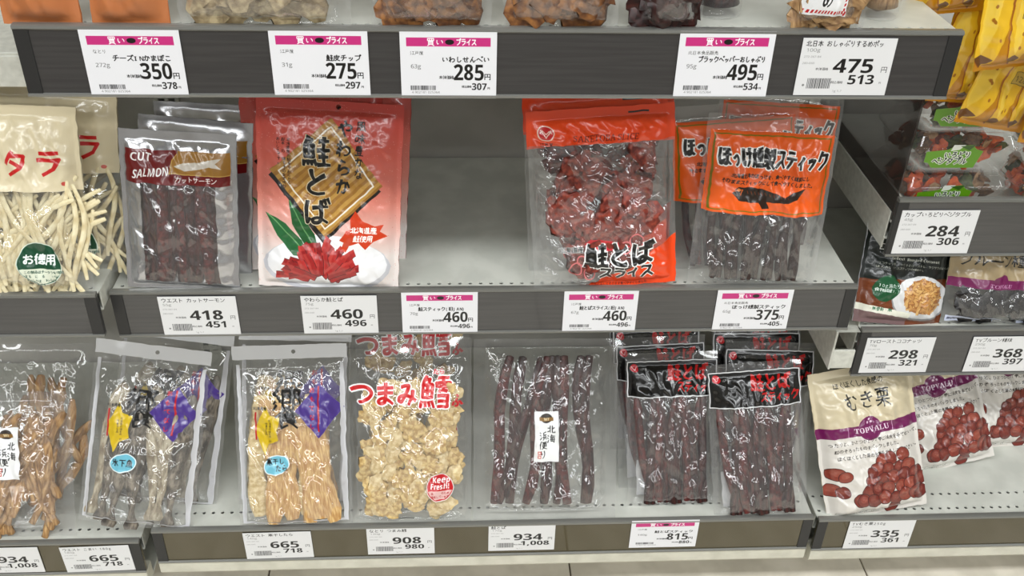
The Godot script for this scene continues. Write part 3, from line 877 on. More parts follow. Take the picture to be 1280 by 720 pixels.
func print_prune() -> ImageTexture:
	page(150, 135, 3, Color(0.62, 0.55, 0.42))
	kana("カリフォルニア産", 14, 24, 8, Color(0.18, 0.14, 0.1), 0.09, 0.9)
	kana("プルーン種ぬき", 6, 38, 18, INK, 0.1, 0.9, false, 0.3)
	latin("TOPVALU", 62, 10, 6, Color(0.3, 0.25, 0.2), "serif")
	oval(56, 74, 10, 10, Color(0.42, 0.07, 0.3))
	rect(0, 72, 150, 12, Color(0.42, 0.07, 0.3))
	latin("TOPVALU", 44, 82, 6, Color(0.85, 0.7, 0.8), "serif")
	rect(0, 84, 150, 51, CLEAR)
	rect(4, 124, 62, 8, Color(0.75, 0.78, 0.85))
	small_lines(["無香料・北海道産の品を使用"], 6, 126, 4, Color(0.2, 0.2, 0.3))
	rect(96, 126, 54, 7, Color(0.75, 0.78, 0.85))
	return printed()

func nut(x: float, y: float, r: float) -> void:
	# one printed chestnut: dark outline, skin, highlight drawn into the print, pale flecks
	var c := Color(0.4, 0.13, 0.1).lerp(Color(0.54, 0.22, 0.16), rng.randf())
	var t := rng.randf_range(-0.6, 0.6)
	oval(x, y, r * 1.04, r * 0.96, Color(0.22, 0.06, 0.06), t)
	oval(x, y, r * 0.96, r * 0.87, c, t)
	var highlight := c.lerp(Color(0.78, 0.55, 0.48), rng.randf_range(0.2, 0.5))
	oval(x - r * 0.1, y - r * 0.16, r * 0.56, r * 0.45, c.lerp(highlight, 0.55), t)
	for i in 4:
		oval(x + rng.randf_range(-0.4, 0.3) * r, y + rng.randf_range(-0.4, 0.2) * r, r * 0.16, r * 0.09, highlight, t)

func print_chestnut() -> ImageTexture:
	page(146, 212, 3, Color(0.8, 0.75, 0.63))
	kana("ほくほくした食感の", 28, 16, 9.6, INK, 0.08, 0.88)
	kana("むき栗", 36, 31, 27, INK, 0.085, 0.92, false, 0.35)
	rect(0, 86, 146, 126, Color(0.83, 0.81, 0.78))
	oval(71, 84, 19, 17, Color(0.42, 0.05, 0.31))
	rect(0, 78, 146, 15, Color(0.42, 0.05, 0.31))
	rect(36, 78, 0.8, 15, Color(0.8, 0.6, 0.75))
	rect(107, 78, 0.8, 15, Color(0.8, 0.6, 0.75))
	for q in [[71, 71], [68, 75], [74, 75]]:
		oval(q[0], q[1], 1.8, 1.8, Color(0.88, 0.78, 0.85))
	latin("TOPVALU", 46, 89, 10.5, Color(0.9, 0.84, 0.88), "serifbold", 1.08)
	small_lines(["ったりと、ひとつひとつ丁寧に渋皮を手でむいて、", "  粒のそろったものをパックしました。", "   ほくほくとした栗の食感をお楽しみください。"], 8, 98, 6.1, Color(0.15, 0.13, 0.12), false, 1.65)
	rng.seed = 33
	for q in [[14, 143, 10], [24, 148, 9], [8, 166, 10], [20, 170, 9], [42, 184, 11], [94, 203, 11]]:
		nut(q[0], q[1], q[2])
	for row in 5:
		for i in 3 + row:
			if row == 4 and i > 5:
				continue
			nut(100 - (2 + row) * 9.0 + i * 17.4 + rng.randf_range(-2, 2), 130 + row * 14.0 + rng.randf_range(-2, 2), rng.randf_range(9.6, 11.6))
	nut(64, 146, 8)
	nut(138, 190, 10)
	rect(10, 200, 66, 9, Color(0.7, 0.68, 0.64))
	for i in 6:
		rect(11 + i * 11, 201, 9.6, 7, Color(0.86, 0.85, 0.82))
		latin(["176", "3.5", "0.9", "38.1", "4", "0"][i], 12 + i * 11, 207.4, 4, Color(0.3, 0.3, 0.3), "sans")
	return printed()

func print_cod_flakes() -> ImageTexture:
	page(164, 255, 3, CLEAR)
	for pass_ in [[0.3, WHITE], [0.17, Color(0.78, 0.05, 0.08)]]:
		kana("つまみ", 0, 58, 34, pass_[1], pass_[0] * 0.85, 0.92, false, 0.2)
		kana("鱈", 96, 49, 46, pass_[1], pass_[0] * 0.6, 0.98, false, 0.2)
		kana("たら", 114, 41, 8, pass_[1], pass_[0], 1.0)
	kana("ふ", 142, 75, 20, Color(0.72, 0.1, 0.12), 0.14, 0.7)
	oval(126, 202, 19, 19, Color(0.9, 0.86, 0.84))
	oval(126, 202, 18, 18, Color(0.74, 0.06, 0.1))
	latin("Keep", 115, 195, 11, WHITE, "bold", 0.95, 0.1)
	latin("Fresh!", 112, 203.5, 9.5, WHITE, "bold", 0.95, 0.1)
	shape2([109, 206, 143, 206, 139, 213, 132, 218, 120, 218, 113, 213], Color(0.86, 0.7, 0.68))
	small_lines(["品質保持のため", "使用しています"], 114, 207.5, 3.6, Color(0.6, 0.05, 0.08))
	rect(56, 247, 32, 2.4, Color(0.12, 0.12, 0.12))
	return printed()

func print_banquet(oval_word: String) -> ImageTexture:
	page(150, 245, 3, CLEAR)
	shape2([118, 32, 148, 70, 118, 112, 82, 72], Color(0.27, 0.18, 0.5))
	loop2([117, 38, 117, 102], 2.6, Color(0.7, 0.04, 0.1))
	kana("おもてなし", 103, 38, 8.6, Color(0.75, 0.1, 0.2), 0.13, 1.0, true, 0.3, 1.5)
	shape2([38, 62, 44, 76, 60, 80, 54, 98, 56, 112, 42, 118, 36, 134, 28, 114, 22, 96, 30, 80], Color(0.8, 0.68, 0.08))
	loop2([24, 72, 24, 112], 2.2, Color(0.7, 0.06, 0.08))
	small_lines(["北海道の味をお届け", "旨味豊かな品"], 42, 82, 3.8, Color(0.25, 0.2, 0.05), true)
	kana("北海道産", 20, 64, 5, INK, 0.12)
	kana("饗", 48, 40, 56, INK, 0.075, 0.8, false, 0.5)
	oval(52, 148, 20, 14, Color(0.9, 0.94, 0.95), -0.25)
	oval(52, 148, 18.6, 12.6, Color(0.42, 0.72, 0.8), -0.25)
	if oval_word.length() > 3:
		kana("寒干し", 37, 138, 10, INK, 0.12, 0.9, false, 0.3)
		kana("たら", 50, 148, 10, INK, 0.12, 0.9, false, 0.3)
	else:
		kana(oval_word, 36, 142, 11.5, INK, 0.12, 0.9, false, 0.3)
	return printed()

func print_beach_card() -> ImageTexture:
	page(36, 70, 5, Color(0.9, 0.9, 0.9))
	oval(18, 9, 8.5, 6.5, Color(0.16, 0.12, 0.08))
	rect(8, 8, 20, 5, Color(0.5, 0.36, 0.14))
	latin("WF", 14, 12, 5, Color(0.9, 0.85, 0.7), "serifbold")
	kana("北海", 19, 18, 13, INK, 0.1, 0.92, true, 0.5, 1.05)
	kana("浜便り", 7, 27, 12.5, INK, 0.1, 0.92, true, 0.5, 1.05)
	rect(5, 55, 5, 4.6, Color(0.75, 0.2, 0.15))
	rect(5, 60.6, 5, 4.6, Color(0.75, 0.2, 0.15))
	rect(6, 56, 3, 2.6, Color(0.9, 0.85, 0.82))
	rect(6, 61.6, 3, 2.6, Color(0.9, 0.85, 0.82))
	return printed()

func print_stick_head() -> ImageTexture:
	page(124, 48, 4, Color(0.02, 0.02, 0.022))
	loop2([1, 1, 123, 1, 123, 47, 1, 47, 1, 1], 1.6, Color(0.82, 0.82, 0.82))
	oval(10, 9, 5.4, 5.4, Color(0.72, 0.08, 0.13))
	loop2([6.5, 7, 10, 12, 13.5, 7], 0.9, Color(0.9, 0.7, 0.7))
	kana("江戸屋", 17, 9, 3.4, Color(0.75, 0.75, 0.75), 0.1)
	kana("鮭とば", 55, 5, 22, Color(0.68, 0.06, 0.07), 0.15, 0.85, false, 0.5)
	kana("スティック", 68, 27, 15, Color(0.68, 0.06, 0.07), 0.16, 0.72, false, 0.5)
	return printed()

func print_banana() -> ImageTexture:
	page(80, 150, 3, Color(0.74, 0.5, 0.05))
	shape2([0, 0, 80, 0, 80, 22, 60, 34, 44, 26, 30, 36, 12, 28, 0, 38], Color(0.36, 0.46, 0.09))
	for i in 9:
		line2(PackedVector2Array([Vector2(42, 0), Vector2(2 + i * 10, 30)]), 1.2, Color(0.27, 0.37, 0.07) if i % 2 else Color(0.45, 0.55, 0.16))
	rng.seed = 61
	for e in [[-8, 0.12], [12, 0.06], [34, 0.0], [56, -0.06], [76, -0.12]]:
		turn2 = Transform2D(e[1], Vector2(e[0], 28))
		shape2([0, 0, 9, 14, 13, 44, 12, 84, 6, 112, 0, 118, -7, 108, -11, 76, -11, 40, -6, 12], Color(0.9, 0.71, 0.13))
		shape2([-2, 6, 3, 20, 4, 60, 0, 104, -5, 90, -6, 44], Color(0.95, 0.8, 0.28))
		loop2([0, 0, -6, 12, -11, 40, -11, 76, -7, 108, 0, 118], 1.6, Color(0.6, 0.33, 0.04))
		shape2([6, 108, 0, 118, -7, 108, 0, 104], Color(0.4, 0.24, 0.07))
		for i in 5:
			oval(rng.randf_range(-7, 9), rng.randf_range(20, 100), 1.0, 2.2, Color(0.66, 0.42, 0.08))
	turn2 = Transform2D.IDENTITY
	rect(40, 60, 24, 13, Color(0.86, 0.86, 0.86))
	small_lines(["無香料の品を", "お楽しみくだ"], 41, 61.5, 3.6, INK)
	rect(34, 78, 30, 14, Color(0.78, 0.66, 0.3))
	loop2([34, 78, 64, 78, 64, 92, 34, 92, 34, 78], 0.8, Color(0.4, 0.34, 0.12))
	latin("128", 36, 89, 9, Color(0.4, 0.34, 0.12), "sans", 0.9)
	return printed()

func print_veg_band(lid := false) -> ImageTexture:
	page(70, 34, 4, CLEAR)
	if lid:
		rect(0, 0, 70, 34, Color(0.8, 0.84, 0.74))
		for e in [[8, 26, 9, Color(0.8, 0.3, 0.06)], [24, 27, 10, Color(0.78, 0.36, 0.08)], [38, 28, 9, Color(0.35, 0.08, 0.3)], [52, 26, 10, Color(0.3, 0.48, 0.1)], [64, 27, 8, Color(0.82, 0.7, 0.1)]]:
			oval(e[0], e[1], e[2], 6, e[3], -0.3)
	else:
		shape2([2, 10, 26, 7, 34, 2, 54, 0, 60, 6, 69, 9, 64, 33, 14, 33, 8, 26, 3, 25], Color(0.38, 0.6, 0.08))
		shape2([32, 0, 46, 0, 40, 7, 30, 9], Color(0.88, 0.9, 0.86))
		shape2([40, 2, 58, 0, 52, 8], Color(0.2, 0.36, 0.1))
	for pass_ in [[0.3, WHITE], [0.13, Color(0.08, 0.2, 0.05)]]:
		kana("いろどり", 24, 9 if not lid else 1, 10, pass_[1], pass_[0], 0.8)
		kana("ベジタブル", 12, 18 if not lid else 9, 10.5, pass_[1], pass_[0], 0.8)
	return printed()

func print_squid_card() -> ImageTexture:
	page(60, 60, 4, Color(0.9, 0.9, 0.9))
	for i in 14:
		shape2([i * 4.4, 55, i * 4.4 + 2.6, 55, i * 4.4 + 1.6, 58, i * 4.4 - 1.0, 58], Color(0.72, 0.06, 0.1))
		shape2([55, i * 4.4, 55, i * 4.4 + 2.6, 58, i * 4.4 + 1.6, 58, i * 4.4 - 1.0], Color(0.72, 0.06, 0.1))
	kana("するめ", 16, 2, 17, INK, 0.13, 1.0, true, 0.4)
	return printed()


# ------------------------------------------------------------------ shop fittings
func lamp(at: Vector3, energy: float) -> void:
	var o := thing("ceiling_lamp", "long white fluorescent ceiling lamp above the aisle", "lamp", at, "ceiling lamps above the aisle")
	part("housing", box_mesh(Vector3(2.44, 0.05, 0.44), 0.006), mats.white_steel, o, Transform3D(Basis(), Vector3(0, 0.025, 0)))
	part("diffuser", box_mesh(Vector3(2.4, 0.02, 0.36), 0.004), mats.glow, o, Transform3D(Basis(), Vector3(0, -0.01, 0)))
	var l := AreaLight3D.new()
	l.name = "lamp_light"
	l.area_size = Vector2(2.4, 0.36)
	l.light_energy = energy
	l.light_color = Color(0.965, 0.985, 1.0)
	l.shadow_enabled = true
	l.area_range = 12.0
	l.rotation = Vector3(-PI / 2, 0, 0)
	l.position = Vector3(0, -0.026, 0)
	o.add_child(l, true)

func shelf(label: String, x0: float, x1: float, lo: float, hi: float, zf: float, back: float, rows: Array, base := false, drop := 0.004, flange := 0.026) -> Node3D:
	var c := (x0 + x1) / 2
	var w := x1 - x0
	var o := thing("gondola_shelf", label, "shelf", Vector3(c, 0, 0))
	var dy := hi - drop
	part("deck", punched(w, zf - 0.004 - back, rows, 0.0126, 0.0025), mats.shelf_steel, o, Transform3D(Basis(), Vector3(0, dy, zf - 0.004)))
	part("underside", box_mesh(Vector3(w, 0.003, zf - 0.012 - back), 0.001), mats.shelf_steel, o, Transform3D(Basis(), Vector3(0, dy - 0.026, (zf - 0.012 + back) / 2)))
	for s in [-1, 1]:
		part("side_flange", box_mesh(Vector3(0.002, flange, zf - 0.012 - back), 0.0006), mats.white_steel, o, Transform3D(Basis(), Vector3(s * (w / 2 - 0.001), dy + 0.012 * float(flange > 0.03) - 0.001 - flange / 2, (zf - 0.016 + back) / 2)))
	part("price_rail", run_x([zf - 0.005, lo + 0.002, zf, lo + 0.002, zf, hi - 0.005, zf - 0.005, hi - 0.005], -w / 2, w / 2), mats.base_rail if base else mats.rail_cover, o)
	part("rail_lip", run_x([zf - 0.006, hi - 0.005, zf + 0.0008, hi - 0.005, zf + 0.0022, hi - 0.0035, zf + 0.0018, hi - 0.001, zf - 0.001, hi, zf - 0.006, hi], -w / 2, w / 2), mats.lip, o)
	part("rail_lip", run_x([zf - 0.006, lo - 0.001, zf + 0.0025, lo - 0.001, zf + 0.0028, lo + 0.001, zf + 0.0008, lo + 0.002, zf - 0.006, lo + 0.002], -w / 2, w / 2), mats.lip, o)
	for s in [-1, 1]:
		part("end_cap", box_mesh(Vector3(0.014, hi - lo - 0.004, 0.0012), 0.0004), mats.rail_end, o, Transform3D(Basis(), Vector3(s * (w / 2 - 0.007), (lo + hi) / 2 - 0.002, zf + 0.0006)))
	if base:
		part("base_strip", run_x([zf - 0.02, lo - 0.026, zf - 0.003, lo - 0.026, zf + 0.001, lo - 0.02, zf + 0.001, lo - 0.001, zf - 0.02, lo - 0.001], -w / 2, w / 2), mats.cream_steel, o)
		part("kick_plate", box_mesh(Vector3(w, lo - 0.03, 0.004), 0.001), mats.cream_steel, o, Transform3D(Basis(), Vector3(0, (lo - 0.03) / 2, zf - 0.13)))
		part("base_floor", box_mesh(Vector3(w, 0.004, zf - 0.01 - back), 0.001), mats.shelf_steel, o, Transform3D(Basis(), Vector3(0, lo - 0.027, (zf - 0.01 + back) / 2)))
	else:
		for s in [-1, 1]:
			var br := part("bracket", run_x([back, hi - 0.008, zf - 0.012, hi - 0.008, zf - 0.012, hi - 0.04, zf - 0.2, hi - 0.055, back, hi - 0.09], -0.0015, 0.0015), mats.white_steel, o, Transform3D(Basis(), Vector3(s * (w / 2 - 0.012), 0, 0)))
			br.set_meta("label", "white steel arm under the shelf")
	return o

func upright(x: float, label: String) -> void:
	var o := thing("gondola_upright", label, "upright", Vector3(x, 0, -0.362), "slotted uprights between the bays")
	var st := SurfaceTool.new()
	st.begin(Mesh.PRIMITIVE_TRIANGLES)
	for sx in [-0.0145, 0.0, 0.0145]:
		st.append_from(box_mesh(Vector3(0.006, 1.6, 0.004), 0.0006), 0, Transform3D(Basis(), Vector3(sx, 0.8, 0)))
	for i in 64:
		for sx in [-0.0072, 0.0072]:
			st.append_from(box_mesh(Vector3(0.0085, 0.008, 0.0036), 0.0005), 0, Transform3D(Basis(), Vector3(sx, 0.0125 + i * 0.025, 0)))
	part("slotted_face", st.commit(), mats.white_steel, o)
	part("channel_back", box_mesh(Vector3(0.036, 1.6, 0.002), 0.0005), mats.white_steel, o, Transform3D(Basis(), Vector3(0, 0.8, -0.045)))
	for s in [-1, 1]:
		part("channel_side", box_mesh(Vector3(0.002, 1.6, 0.042), 0.0005), mats.white_steel, o, Transform3D(Basis(), Vector3(s * 0.0168, 0.8, -0.0235)))

func tag(tex: ImageTexture, x: float, y: float, z: float, w: float, h: float, label: String, tilt := 0.0) -> void:
	var st := SurfaceTool.new()
	st.begin(Mesh.PRIMITIVE_TRIANGLES)
	var a := w / 2
	var b := h / 2
	var t := 0.0007
	var face := [[-a, -b, 0.0, 1.0], [a, -b, 1.0, 1.0], [a, b, 1.0, 0.0], [-a, -b, 0.0, 1.0], [a, b, 1.0, 0.0], [-a, b, 0.0, 0.0]]
	face.reverse()
	for q in face:
		st.set_normal(Vector3.BACK)
		st.set_uv(Vector2(q[2], q[3]))
		st.add_vertex(Vector3(q[0], q[1] + b, t))
	quad(st, Vector3(-a, 0, 0), Vector3(a, 0, 0), Vector3(a, 0, t), Vector3(-a, 0, t), Vector3.DOWN)
	quad(st, Vector3(-a, h, 0), Vector3(a, h, 0), Vector3(a, h, t), Vector3(-a, h, t), Vector3.UP)
	quad(st, Vector3(-a, 0, 0), Vector3(-a, h, 0), Vector3(-a, h, t), Vector3(-a, 0, t), Vector3.LEFT)
	quad(st, Vector3(a, 0, 0), Vector3(a, h, 0), Vector3(a, h, t), Vector3(a, 0, t), Vector3.RIGHT)
	quad(st, Vector3(-a, 0, 0), Vector3(a, 0, 0), Vector3(a, h, 0), Vector3(-a, h, 0), Vector3.FORWARD)
	var m := look("tag_" + label, tex, 0.35, false, 0.25)
	m.clearcoat_roughness = 0.2
	var o := part(numbered("price_tag"), st.commit(), m, self, Transform3D(Basis(Vector3.BACK, deg_to_rad(tilt)), Vector3(x + w / 2, y, z + 0.0012)))
	o.set_meta("label", label)
	o.set_meta("category", "price tag")
	o.set_meta("group", "price tags in the shelf rails")


# ------------------------------------------------------------------ goods
func set_bag(called: String, label: String, at: Vector3, lean: float, roll := 0.0, yaw := 0.0, group := "") -> Node3D:
	var o := thing(called, label, "snack bag", at, group)
	place(o, lean, roll, yaw)
	return o

func soft_salmon(label: String, at: Vector3, roll: float, sd: int, near := true, yaw := 0.0) -> void:
	var o := set_bag("salmon_jerky_pouch", label, at, 14, roll, yaw, "red salmon jerky pouches with gold diamond")
	var b := bag(0.166, 0.224, 0.014, sd, {"wave": 0.0011, "fold": 0.0008, "long": 0.8, "step": 0.002 if near else 0.005})
	part("printed_front", patch(b, 0, 0, 1, 1), mats.soft_salmon, o)
	part("back_panel", patch(b, 0, 0.05, 1, 1, 0, -1.0, 2.5), mats.foil_red, o)

func slice_bag(label: String, at: Vector3, roll: float, sd: int, near := true) -> void:
	var o := set_bag("sliced_salmon_bag", label, at, 14, roll, 0, "orange sliced salmon bags")
	var b := bag(0.173, 0.218, 0.017, sd, {"wave": 0.002, "fold": 0.002, "long": 0.9, "step": 0.002 if near else 0.005})
	clear_film(o, b)
	part("printed_film", patch(b, 0, 0, 1, 1, 0.0004), mats.slice, o)
	part("orange_backing", patch(b, 0.0, 0, 1.0, 0.2, 0.0006, -1.0, 2.0), mats.orange_plain, o)
	rng.seed = sd
	for i in (64 if near else 16):
		var u := 0.2 + 0.6 * fmod(i * 0.618, 1.0)
		var v := 0.24 + 0.6 * fmod(i * 0.381 + 0.11 * (i % 7), 1.0)
		lay("salmon_slice", o, b, slices[i % 5], mats.salmon_red if i % 4 else mats.salmon_dark, u, v, rng.randf_range(-70, 70), 0.018, 0.002, 0.55 + 0.12 * (i % 4))

func hokke_bag(label: String, at: Vector3, roll: float, sd: int, near := true, yaw := 0.0) -> void:
	var o := set_bag("smoked_fish_stick_bag", label, at, 14, roll, yaw, "smoked fish stick bags with orange label")
	var b := bag(0.158, 0.208, 0.018, sd, {"wave": 0.0026, "fold": 0.0015, "long": 0.55, "head": 0.02, "step": 0.002 if near else 0.005})
	clear_film(o, b)
	part("orange_label", patch(b, 0.03, 0.09, 0.97, 0.55, 0.0005), mats.hokke, o)
	for i in 15:
		lay("fish_stick", o, b, sticks[i % 4], mats.stick_brown, 0.16 + i * 0.048, 0.68, -6.0 + (i * 37 % 13), 0.055, 0.0035, 0.65 if i % 2 else 0.3, 0.76)

func cut_bag(label: String, at: Vector3, roll: float, sd: int, near := true) -> void:
	var o := set_bag("cut_salmon_pouch", label, at, 13, roll, 0, "silver cut salmon pouches")
	var b := bag(0.131, 0.19, 0.015, sd, {"wave": 0.0016, "fold": 0.0013, "long": 0.6, "step": 0.002 if near else 0.005})
	part("silver_frame", patch(b, 0, 0, 0.16, 1), mats.silver, o)
	part("silver_frame", patch(b, 0.86, 0, 1, 1), mats.silver, o)
	part("silver_frame", patch(b, 0.16, 0, 0.86, 0.3), mats.silver, o)
	part("silver_frame", patch(b, 0.16, 0.94, 0.86, 1), mats.silver, o)
	part("window_film", film_sheet(b, 0.16, 0.3, 0.86, 0.94), mats.film, o)
	part("back_panel", patch(b, 0, 0, 1, 1, 0, -1.0, 2.5), mats.silver, o)
	part("brand_band", patch(b, 0.05, 0.11, 0.95, 0.31, 0.0004), mats.cut_salmon, o)
	for i in 12:
		lay("salmon_strip", o, b, strips[i % 4], mats.salmon_brown if i % 3 else mats.salmon_dark, 0.17 + i * 0.06, 0.63, -4.0 + (i * 29 % 9), 0.062, 0.003, 0.6 if i % 2 else 0.4, 0.8)

func tara_bag(label: String, at: Vector3, roll: float, sd: int, near := true) -> void:
	var o := set_bag("cheese_cod_bag", label, at, 13, roll, 0, "cream cheese and cod stick bags")
	var b := bag(0.16, 0.214, 0.018, sd, {"wave": 0.002, "fold": 0.0018, "step": 0.002 if near else 0.004})
	clear_film(o, b)
	part("printed_film", patch(b, 0, 0, 1, 1, 0.0004), mats.tara, o)
	part("cream_backing", patch(b, 0, 0, 1, 0.42, 0.0006, -1.0, 2.0), mats.cream_plain, o)
	rng.seed = sd
	for i in (110 if near else 40):
		lay("cheese_cod_stick", o, b, thins[i % 4], mats.cheese, rng.randf_range(0.1, 0.9), rng.randf_range(0.6, 0.84), rng.randf_range(-55, 55), 0.045, 0.002, 0.3 + 0.16 * (i % 4))

func chestnut_bag(label: String, at: Vector3, lean: float, roll: float, sd: int, yaw := 0.0) -> void:
	var o := set_bag("chestnut_pouch", label, at, lean, roll, yaw, "peeled chestnut pouches")
	var b := bag(0.146, 0.214, 0.021, sd, {"wave": 0.0016, "fold": 0.0014, "long": 0.8})
	part("printed_front", patch(b, 0, 0, 1, 1), mats.chestnut, o)
	part("back_panel", patch(b, 0, 0, 1, 1, 0, -1.0, 2.5), mats.cream_plain, o)

func flakes_bag(label: String, at: Vector3, roll: float, sd: int, near := true) -> void:
	var o := set_bag("cod_flake_bag", label, at, 28, roll, 0, "clear cod flake bags with red lettering")
	var b := bag(0.166, 0.256, 0.018, sd, {"wave": 0.0016, "fold": 0.0011, "long": 0.6, "head": 0.03, "step": 0.002 if near else 0.005})
	clear_film(o, b)
	part("printed_film", patch(b, 0, 0, 1, 1, 0.0004), mats.cod_print, o)
	rng.seed = sd
	for i in (150 if near else 40):
		lay("cod_flake", o, b, flakes[i % 6], mats.cod if i % 3 else mats.cod_pale, rng.randf_range(0.14, 0.86), 0.25 + 0.68 * fmod(i * 0.618, 1.0), rng.randf_range(0, 180), 0.012, 0.0025, 0.35 + 0.15 * (i % 4))

func banquet_bag(label: String, at: Vector3, roll: float, sd: int, kind: String, near := true, yaw := 0.0) -> void:
	var o := set_bag("dried_fish_bag", label, at, 28, roll, yaw, "clear dried fish bags with white header")
	var b := bag(0.152, 0.25, 0.017, sd, {"wave": 0.0022, "fold": 0.0018, "long": 0.6, "head": 0.032, "step": 0.002 if near else 0.005})
	clear_film(o, b)
	part("header", patch(b, 0, 0, 1, 0.075, 0.0005, 1.0, 1.5), mats.header_punched, o)
	part("printed_film", patch(b, 0.02, 0.08, 0.98, 1, 0.0004), mats["banquet_" + kind], o)
	for s in [[0.03, 0.06], [0.94, 0.97]]:
		part("seal", patch(b, s[0], 0.1, s[1], 0.97, 0.0006, 1.0), mats.seal_white, o)
	part("seal", patch(b, 0.03, 0.955, 0.97, 0.97, 0.0006, 1.0), mats.seal_white, o)
	if kind == "fish":
		for i in 7:
			lay("dried_fish", o, b, fishes[i % 3], mats.fish_grey if i % 3 else mats.fish_pale, [0.72, 0.28, 0.47, 0.6, 0.82, 0.38, 0.2][i], 0.58 + 0.03 * (i % 3), [4, 10, 2, -4, 6, 12, 8][i], 0.08, 0.005, 0.35 + 0.12 * (i % 3))
	else:
		for i in 9:
			lay("cod_fillet_strip", o, b, fillets[i % 4], mats.fillet if i % 3 else mats.cod_pale, 0.22 + i * 0.07, 0.6 + 0.02 * (i % 3), [3, -2, 5, -4, 2, -6, 4, -3, -8][i], 0.07, 0.003, 0.35 + 0.2 * (i % 3))

func beach_bag(called: String, label: String, at: Vector3, roll: float, sd: int, size: Vector2, kind: String, card_at: Vector2, near := true) -> void:
	var o := set_bag(called, label, at, 28, roll, 0)
	var b := bag(size.x, size.y, 0.018, sd, {"wave": 0.0034, "fold": 0.0016, "long": 0.5, "head": 0.014, "step": 0.002 if near else 0.004, "seal": 0.016})
	clear_film(o, b)
	if card_at != Vector2.ZERO:
		var du := 0.018 / size.x
		var dv := 0.035 / size.y
		part("paper_card", patch(b, card_at.x - du, card_at.y - dv, card_at.x + du, card_at.y + dv, 0.0012, 1.0, 2.0), mats.beach_card, o)
	rng.seed = sd
	if kind == "salmon":
		for i in 9:
			lay("salmon_stick", o, b, longs[i % 4], mats.salmon_brown if i % 3 else mats.salmon_dark, [0.2, 0.26, 0.36, 0.44, 0.52, 0.58, 0.64, 0.76, 0.8][i], 0.5, [6, 9, 12, 8, 3, 0, -2, -2, 0][i], 0.1, 0.005, 0.5)
	else:
		for i in (42 if near else 18):
			lay("fish_jerky", o, b, roots[i % 5], mats.jerky if i % 3 else mats.jerky_pale, rng.randf_range(0.16, 0.84), rng.randf_range(0.42, 0.76), rng.randf_range(-15, 45), 0.05, 0.005, 0.3 + 0.2 * (i % 4))

func stick_bag(label: String, at: Vector3, roll: float, sd: int, near := true, yaw := 0.0) -> void:
	var o := set_bag("salmon_stick_bag", label, at, 28, roll, yaw, "salmon stick bags with black header")
	var b := bag(0.13, 0.218, 0.016, sd, {"wave": 0.003, "fold": 0.0016, "long": 0.5, "head": 0.02, "step": 0.002 if near else 0.0045})
	clear_film(o, b)
	part("black_header", patch(b, 0.01, 0.05, 0.99, 0.28, 0.0005), mats.stick_head, o)
	for i in (15 if near else 8):
		lay("salmon_stick", o, b, sticks[i % 4], mats.salmon_brown if i % 3 else mats.salmon_dark, 0.2 + i * 0.046 * (1.0 if near else 1.8), 0.62 + 0.01 * (i % 3), -9.0 + (i * 31 % 17), 0.07, 0.004, 0.65 if i % 2 else 0.3)
	part("care_card", patch(b, 0.1, 0.7, 0.2, 0.93, 0.0006, -1.0, 2.0), mats.header_white, o)

func chip_bag(called: String, label: String, at: Vector3, size: Vector2, sd: int, m: StandardMaterial3D, lean := 8.0, big := 1.0) -> Node3D:
	var o := set_bag(called, label, at, lean)
	var b := bag(size.x, size.y, 0.027, sd, {"wave": 0.002, "fold": 0.0015, "long": 0.7, "step": 0.003})
	clear_film(o, b)
	rng.seed = sd
	for i in int(60 / big / big) + 6:
		lay("fish_chip", o, b, chips[i % 5], m, 0.5 + (0.86 - 0.12 * big - 0.003 / size.x * big) * (fmod(i * 0.618, 1.0) - 0.5), 0.965 - 0.03 * big - 0.46 * i * big * big / 60.0, rng.randf_range(0, 180), 0.016 * big, 0.0035 * big, 0.4 + 0.18 * (i % 4), big)
	return o

func round_cup(label: String, at: Vector3, r: float, h: float, m: Material) -> void:
	var o := thing("snack_cup", label, "snack cup", at, "clear ribbed cups on the upper shelf")
	var rings := []
	for i in 13:
		var t := i / 12.0
		rings.append([t * h, r * (0.86 + 0.14 * t + (0.025 if i % 2 else 0.0))])
	part("cup", lathe(rings, 28), mats.clear_cup, o)
	part("lid", lathe([[h, r * 0.9], [h, r * 1.06], [h + 0.008, r * 1.06], [h + 0.01, r * 0.98], [h + 0.01, 0.0]], 28), mats.header_white, o)
	part("foot", lathe([[0.0, 0.0], [0.0, r * 0.86], [0.002, r * 0.88]], 28), mats.clear_cup, o)
	var st := []
	for i in 9:
		st.append([0.003 + i * h * 0.088, r * (0.8 if i % 2 else 0.74)])
	st[0][1] = 0.0
	st[8][1] = 0.0
	part("contents", lathe(st, 20), m, o)

func lathe(rings: Array, sides: int) -> ArrayMesh:
	var p := PackedVector3Array()
	var uv := PackedVector2Array()
	for j in rings.size():
		for i in sides + 1:
			var a := TAU * (i % sides) / sides
			p.append(Vector3(cos(a) * rings[j][1], rings[j][0], sin(a) * rings[j][1]))
			uv.append(Vector2(float(i) / sides, float(j) / rings.size()))
	return sheet(p, uv, sides, rings.size() - 1, true)

# Rings of rounded rectangles [y, half width, half depth, corner radius] joined into a skin.
func tub(rings: Array) -> ArrayMesh:
	var p := PackedVector3Array()
	var uv := PackedVector2Array()
	for j in rings.size():
		var g: Array = rings[j]
		var first := Vector3.ZERO
		for i in 33:
			var q := i % 32
			var corner := q / 8
			var a := TAU * (corner * 0.25) + PI / 2 * (q % 8) / 7.0
			var sx: float = [1, -1, -1, 1][corner]
			var sz: float = [1, 1, -1, -1][corner]
			p.append(Vector3(sx * maxf(g[1] - g[3], 0.0) + cos(a) * g[3], g[0], sz * maxf(g[2] - g[3], 0.0) + sin(a) * g[3]))
			uv.append(Vector2(i / 32.0, float(j) / rings.size()))
	return sheet(p, uv, 32, rings.size() - 1, true)

